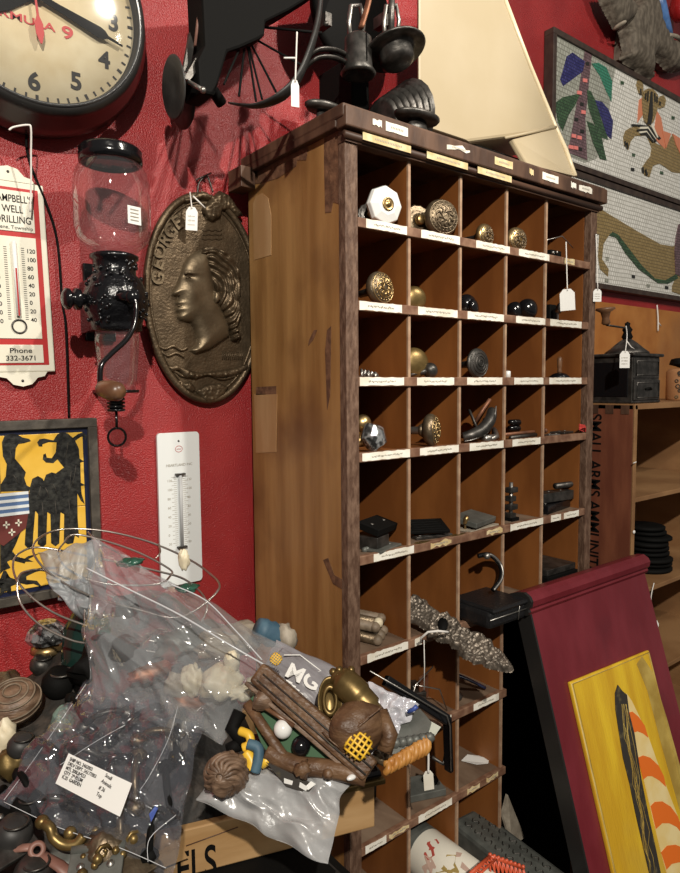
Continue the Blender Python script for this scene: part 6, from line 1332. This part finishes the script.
# printed label
la, lb, lc, ld_ = [D(px, py, .578+dd) for px, py, dd in ((71, 753, .018), (134, 783, -.002), (122, 816, -.012), (58, 783, .010))]
t_l = t
ln = (lb-la).cross(ld_-la).normalized(); ln = ln if ln.dot(CAM-la) > 0 else -ln
lift = ln*.004
LP = lambda u_, v_, o_=0: (la*(1-u_)+lb*u_)*(1-v_)+(ld_*(1-u_)+lc*u_)*v_+ln*(.0004*math.sin(u_*PI)+o_)+lift
q = MB().sheet(lambda a, b: LP(a, b), 10, 6).sheet(lambda a, b: LP(1-a, b, -.0004), 10, 6); lbl = part('printed_label', q, M['white'], t)
lx = (lb-la).normalized(); ly = (la-ld_).normalized(); lw = (lb-la).length; lh = (la-ld_).length
q = MB()
for i, s_ in enumerate(('SHIP NO. 2462003', 'DELV DEPT. 343.77003', 'MTL 200LINE23', 'QTY  29 PLUM', 'K.25  GARDEN')):
    o_ = LP(.06, .17+.145*i, .0012); q.text(s_, lh*.155, o_, lx, ly, .0002, bold=.01, squash=.8)
for i, s_ in enumerate(('Small', 'Animals', '# 36', 'Top')):
    o_ = LP(.60+(.02 if i == 0 else 0), .14+.2*i, .0012); q.text(s_, lh*.17, o_, (lx-ly*.12).normalized(), (ly+lx*.12).normalized(), .0002, squash=.8)
part('label_print', q, M['ink'], lbl)
# contents of the labelled bag
random.seed(44)
mats_ = ['black', 'bronze', 'woodknob', 'iron', 'black', 'bronze', 'gloss', 'woodknob']
spots = []
names = ['bottom row left end', 'bottom row second from left', 'bottom row middle', 'bottom row second from right', 'bottom row right end', 'middle row left end', 'middle row second from left', 'middle row centre', 'middle row second from right', 'middle row right end', 'top row left end', 'top row second from left', 'top row centre', 'top row second from right', 'top row right end']
k = 0
for j in range(3):
    for i in range(5):
        u_, v_ = .12+.19*i+random.uniform(-.03, .03), .16+.30*j+random.uniform(-.03, .03); base = (B4[0]*(1-u_)+B4[1]*u_)*(1-v_)+(B4[3]*(1-u_)+B4[2]*u_)*v_-nb2*.004
        dx = (B4[1]-B4[0]).normalized(); dy = (B4[3]-B4[0]).normalized(); a_ = random.uniform(0, PI); dr2 = (dx*math.cos(a_)+dy*math.sin(a_)); L_ = random.uniform(.016, .026)
        m = M[mats_[(k*3+j) % 8]]; t = thing('drawer_pull', 'drawer pull seen through the labelled bag, '+names[k]+' of its contents', 'drawer pull', base, 'drawer pulls inside the labelled bag')
        p_ = curve([base-dr2*L_, base-dr2*L_*.5+nb2*.010, base+nb2*.013, base+dr2*L_*.5+nb2*.010, base+dr2*L_], 4)
        part('bow', MB().tube(p_, .0045, 10, flat=.7), m, t); part('end_rosette', MB().ball(base-dr2*L_, .008, 14, sc_=(1, 1, .8), amp=.3).ball(base+dr2*L_, .008, 14, sc_=(1, 1, .8), amp=.3), m, t); k += 1
lump(66, 722, .695, .014, 'greeng', 'pale_green_piece', 'pale green glazed lump at the upper left of the labelled bag', 'ceramic', sc_=(.9, .8, 1.2), sd=20).data.materials[0] = mat('pale_green', (.16, .24, .2), .4)
lump(178, 735, .655, .015, 'stone', 'freckled_shell', 'tan freckled shell at the upper right of the labelled bag', 'shell', sc_=(.8, .7, 1.2), sd=22)
lump(196, 700, .69, .022, 'copper', 'maroon_cloth', 'dark maroon wad behind the labelled bag', 'cloth', sc_=(1.3, .8, .8), sd=24)
# blue glint on the bag film, put in as a coloured sliver
q = MB().prism([D(149, 814, .565), D(155, 806, .568), D(158, 808, .568), D(151, 822, .560)], -nb2*.0008); single('blue_glint', q, M['bluebag'], 'painted blue glint in the right corner of the labelled bag', 'glint')

# ------------------------------------------------------------------ frosted bag hanging over the crate front
t = thing('grey_plastic_bag', 'greyish translucent plastic bag spilling over the front of the crate', 'plastic bag', D(280, 810, .60))
C4 = [D(196, 800, .605), D(328, 864, .565), D(350, 768, .60), D(232, 752, .64)]
n3 = (C4[1]-C4[0]).cross(C4[3]-C4[0]).normalized(); n3 = n3 if n3.dot(CAM-C4[0]) > 0 else -n3
bag(t, C4, .010, .010, 13, n3, M['film3'], 70, 4, .5, .004)
q = MB(); q.text('MAX', .012, D(285, 776, .588), (D(325, 798, .588)-D(290, 780, .588)), (D(290, 765, .592)-D(285, 778, .588)), .0003, bold=.03) if 0 else None
part('print_mark', MB().prism([D(284, 778, .588), D(293, 781, .587), D(292, 785, .587), D(284, 783, .588)], -n3*.0006).prism([D(300, 782, .587), D(308, 787, .586), D(306, 791, .586), D(299, 787, .587)], -n3*.0006).prism([D(311, 781, .588), D(316, 784, .587), D(308, 790, .586), D(305, 787, .587)], -n3*.0006), M['white'], t)
part('print_ground', MB().prism([D(266, 762, .592), D(280, 768, .591), D(318, 786, .589), D(310, 795, .588), D(286, 786, .589)], -n3*.0005), M['char'], t)

# ------------------------------------------------------------------ pool-table wall plaque
t = thing('pool_table_ornament', 'brown resin pool table ornament with green felt, lying across the bags', 'ornament', D(300, 760, .62))
pd = lambda px, py, o_=0.0: D(px, py, .612-(px-300)*.00012+(745-py)*.00035-o_)
nP = (pd(340, 700)-pd(260, 700)).cross(pd(300, 660)-pd(300, 760)).normalized(); nP = nP if nP.dot(CAM-pd(300, 700)) > 0 else -nP
part('felt', MB().prism([pd(*p) for p in [(246, 704), (262, 686), (286, 702), (352, 764), (318, 772), (284, 772), (262, 745)]], -nP*.012), M['felt'], t)
part('long_rail', MB().bar(pd(258, 672, .006), pd(371, 771, .006), .021, .020, nP), M['brownres'], t, .003)
part('long_rail_lip', MB().bar(pd(247, 683, .004), pd(360, 780, .004)*1, .004, .014, nP), M['hair'], t, .001)
part('lower_rail', MB().tube(curve([pd(268, 752, .004), pd(284, 761, .005), pd(300, 766, .006), pd(320, 768, .006), pd(345, 772, .006), pd(366, 777, .004)], 6), [.006]*2+[.0085]*26+[.007]*3 if 0 else .0085, 12), M['brownres'], t)
part('side_rail', MB().tube([pd(247, 703, .004), pd(262, 725, .005), pd(280, 752, .006), pd(290, 764, .006)], .0052, 10), M['brownres'], t)
part('rail_knot', MB().ball(pd(303, 770, .012), .0085, 18, amp=.4, sc_=(1, .8, .9)).ball(pd(328, 774, .012), .005, 14, amp=.3), M['brownres'], t)
part('rail_groove', MB().tube([pd(263, 674, .017), pd(372, 768, .017)], .0008, 5).tube([pd(257, 680, .017), pd(366, 775, .017)], .0008, 5), M['char'], t)
part('cue', MB().tube([pd(256, 702, .006), pd(294, 726, .012)], .0022, 8), M['woodknob'], t)
part('hand_rest', MB().ball(pd(268, 698, .004), .014, 22, sc_=(1.15, .7, .75), amp=.3, freq=20, seed=2), M['hair'], t)
part('cue_ball', MB().ball(pd(283, 729, .008), .0088, 24), M['porcelain'], t); part('dark_ball', MB().ball(pd(301, 746, .006), .0090, 24), M['gloss'], t)
# player figure
c = pd(228, 774, .012)
part('player_hair', MB().ball(c, .0185, 32, sc_=(1.1, .9, 1.0), amp=.22, freq=30, seed=7), M['hair'], t)
q = MB(); tw_ = -_fw
for i in range(15):
    ph = 2*PI*i/15+.2; pts = []
    for j in range(7):
        r_ = .15+1.30*j/6; g_ = ph+.5*math.sin(j*.7); dx_ = math.sin(r_)*math.cos(g_)-.0; dy_ = math.sin(r_)*math.sin(g_); dz_ = math.cos(r_)
        pts.append(c+(_R*(dx_-.25*dz_)+_U*(dy_+.35*dz_)+tw_*dz_*.9)*.0188)
    q.tube(curve(pts, 4), .0022, 7)
part('hair_lock', q, M['hair'], t)
part('player_arm', MB().tube(curve([pd(240, 731, .004), pd(249, 735, .006), pd(250, 744, .006), pd(243, 748, .006)], 5), .0042, 10).tube(curve([pd(246, 752, .007), pd(252, 762, .007), pd(250, 770, .007)], 4), .0055, 10).tube([pd(261, 765, .006), pd(270, 758, .006)], .0045, 10), M['yel'], t)
part('player_shirt', MB().tube(curve([pd(248, 744, .010), pd(258, 748, .010), pd(258, 760, .010), pd(255, 772, .009)], 5), .0050, 10), M['bluec'], t)
part('player_legs', MB().tube([pd(244, 742), pd(232, 728), pd(240, 712)], .007, 10).tube([pd(228, 750), pd(240, 744)], .006, 10), M['black'], t)
# netted pockets
def pocket(px, py, r_, lab, tt, o_=.016):
    c = pd(px, py, o_); q = MB(); nn_ = (CAM-c).normalized(); ua = nn_.orthogonal().normalized(); ub = nn_.cross(ua)
    for sgn in (0, 1):
        for i in range(-2, 3):
            o1_ = i*r_*.36; hl = math.sqrt(max(0, r_*r_-o1_*o1_)); A_, B_ = (ua, ub) if sgn else (ub, ua)
            q.tube([c+A_*o1_+B_*(hl*s)+nn_*(.5*math.sqrt(max(0, r_*r_*1.01-o1_*o1_-(hl*s)**2))) for s in (-1, -.6, -.2, .2, .6, 1)], r_*.085, 6)
    part('pocket_net', q, M['yel'], tt)
part('corner_dome', MB().ball(pd(358, 727, .004), .026, 32, sc_=(1.15, .8, .95), amp=.12, freq=16, seed=3).tube([pd(380, 712, 0), pd(390, 735, .002), pd(384, 752, .002)], .0075, 10), M['brownres'], t)
q = MB(); cdm = pd(358, 727, .004)
for i in range(9):
    q.tube(curve([cdm+_R*(.028*math.cos(.4+.25*i)*s_-.002*i)+_U*(.023*(s_*.6+.5-.12*i))+(-_fw)*(.0215*math.sqrt(max(.05, 1-s_*s_*.8-(.5-.12*i)**2))) for s_ in (-.8, -.4, 0, .4, .8)], 4), .0009, 5)
part('dome_ridge', q, M['brownres'], t)
pocket(358, 745, .0125, '', t, .020); pocket(276, 659, .006, '', t, .012)
q = MB()
for i in range(8): q.tube([pd(345+i*3.6, 757+abs(i-3.5), .012), pd(349+i*3, 770-abs(i-3.5), .010)], .0016, 6)
part('fringe', q, M['hair'], t)
part('white_chip', MB().ball(pd(352, 777, .012), .005, 12, sc_=(1.2, .6, .5)), M['porcelain'], t)
# gilt shells behind
t = thing('gilt_shell_ornament', 'antique gold double shell ornament above the pool table piece', 'ornament', pd(340, 720))
a_ = pd(330, 700, .0); part('open_shell', MB().lathe([(0, -.008), (.012, -.006), (.0185, .0), (.019, .003), (.016, .002), (.010, -.002), (0, -.003)], a_, (-.55, -.75, .35), 36, scale=(.62, 1.15)), M['gold'], t)
part('shell_ring', MB().lathe([(.010, .001), (.013, .004), (.010, .006), (.007, .004), (.010, .001)], a_, (-.55, -.75, .35), 32, scale=(.6, 1.2), caps=False), M['gold'], t)
q = MB().tube(curve([pd(336, 676, -.004), pd(350, 688, .0), pd(362, 700, .0), pd(374, 714, -.002)], 6), [.010]*3+[.0145]*8+[.013]*5+[.010]*3, 20); part('closed_shell', q, M['gold'], t)
q = MB()
for i in range(4): q.ball(pd(333+6*i, 672-2*(i % 2), .0), .004, 10)
part('shell_bead', q, M['gold'], t)
# blue-banded cloth roll by the cabinet
t = thing('blue_cloth_roll', 'slate blue ribbed cap beside the cabinet side', 'cap', D(275, 640, .73))
part('blue_band', MB().lathe([(0, -.018), (.012, -.018), (.014, -.010), (.0125, -.005), (.0145, 0), (.0125, .005), (.0145, .010), (.011, .015), (0, .016)], D(271, 634, .725), (1, -.3, -.55), 28), M['bluec'], t)
part('tan_end', MB().ball(D(285, 640, .725), .016, 22, sc_=(.8, .9, 1.1), amp=.35, freq=24), M['stone'], t)
# printed grey bag under the pool ornament
t = thing('printed_grey_bag', 'grey plastic bag with white printed lettering under the pool ornament', 'plastic bag', D(330, 720, .66))
E4 = [D(262, 672, .675), D(372, 768, .625), D(418, 706, .655), D(276, 640, .71)]
n5 = (E4[1]-E4[0]).cross(E4[3]-E4[0]).normalized(); n5 = n5 if n5.dot(CAM-E4[0]) > 0 else -n5
M['greybag'] = mat('grey_poly_bag', (.20, .19, .20), .3, c2=(.28, .27, .29), scale=20, bump=.4)
part('film', MB().sheet(patchfn(E4, .006, .004, 17, n5, 5, 1, .001), 60, 40), M['greybag'], t)
def EP(px, py, o_=.0): 
    P0 = E4[0]+n5*(.013+o_); d = ray(px, py); return CAM+d*((P0-CAM).dot(n5)/d.dot(n5))
q = MB(); ux = EP(318, 672)-EP(284, 655); uz = ux.cross(-n5).normalized(); uz = uz if (EP(300, 650)-EP(294, 668)).dot(uz) > 0 else -uz
q.text('MG', .024, EP(284, 675), ux, uz, .0004, bold=.03, squash=1.0)
q.tube([EP(284, 655), EP(300, 655), EP(321, 671), EP(308, 675)], .0007, 5)
for i in range(9): q.obox(EP(288+3.6*i, 684+4.6*i*.82), ux.normalized()*.0035, uz*.0035, n5*.0004)
part('white_lettering', q, M['white'], t)
# clear corner with blue edge
t = thing('clear_packet', 'crumpled clear packet with a blue corner behind the brown dome', 'packet', D(395, 705, .66))
F4 = [D(372, 735, .645), D(392, 742, .635), D(419, 705, .645), D(368, 682, .67)]
part('film', MB().sheet(patchfn(F4, .006, .008, 23, n5, 6, 1, .002), 40, 40), mat('silvery_film', (.62, .62, .66), .22, .1, c2=(.45, .45, .50), scale=40, bump=.5), t)
part('blue_corner', MB().tube([D(408, 712, .632), D(414, 709, .630), D(417, 706, .630)], .0022, 8), M['bluebag'], t)
# grey carved mat and amber carving
t = thing('grey_carved_plate', 'grey carved stone plate jutting toward the pigeonholes', 'plate', D(408, 728, .64))
pl = [D(*p) for p in ((388, 742, .632), (380, 752, .628), (400, 756, .622), (416, 745, .625), (428, 735, .628), (432, 722, .64), (420, 708, .655), (405, 716, .65))]
part('plate', MB().prism(pl, (0, .004, -.010)), M['slate'], t, .001)
q = MB()
for i in range(7): q.ball(pl[0].lerp(pl[4], i/6)+V((0, -.002, -.002)), .0052, 12, amp=.3)
part('ruffle', q, M['slate'], t)
t = thing('pale_card', 'pale card edge behind the grey carved plate', 'card', D(430, 725, .66)); part('sheet', MB().prism([D(425, 718, .66), D(441, 727, .655), D(421, 756, .64), D(418, 748, .645)], (0, .002, 0)), M['slate'] if 0 else mat('pale_green_card', (.42, .43, .36), .6), t)
t = thing('amber_carving', 'orange carved fringe ornament hanging below the grey plate', 'ornament', D(400, 755, .62))
q = MB(); random.seed(8)
for i in range(11):
    a_ = D(388+3.9*i, 760-2.4*i, .615+.0012*i); b_ = D(385+3.9*i, 773-1.9*i, .610+.0012*i); q.tube(curve([a_, a_.lerp(b_, .5)+V((random.uniform(-.002, .002), -.004, 0)), b_], 4), .0032, 8); q.ball(a_.lerp(b_, .3), .0042, 10, amp=.3)
part('orange_fringe', q, M['orangeres'], t)
q = MB()
for i in range(6): q.ball(D(378+3*i, 756+2.5*(i % 3), .618), .005, 12, amp=.4, seed=i)
part('dark_bead', q, M['bronze'], t)
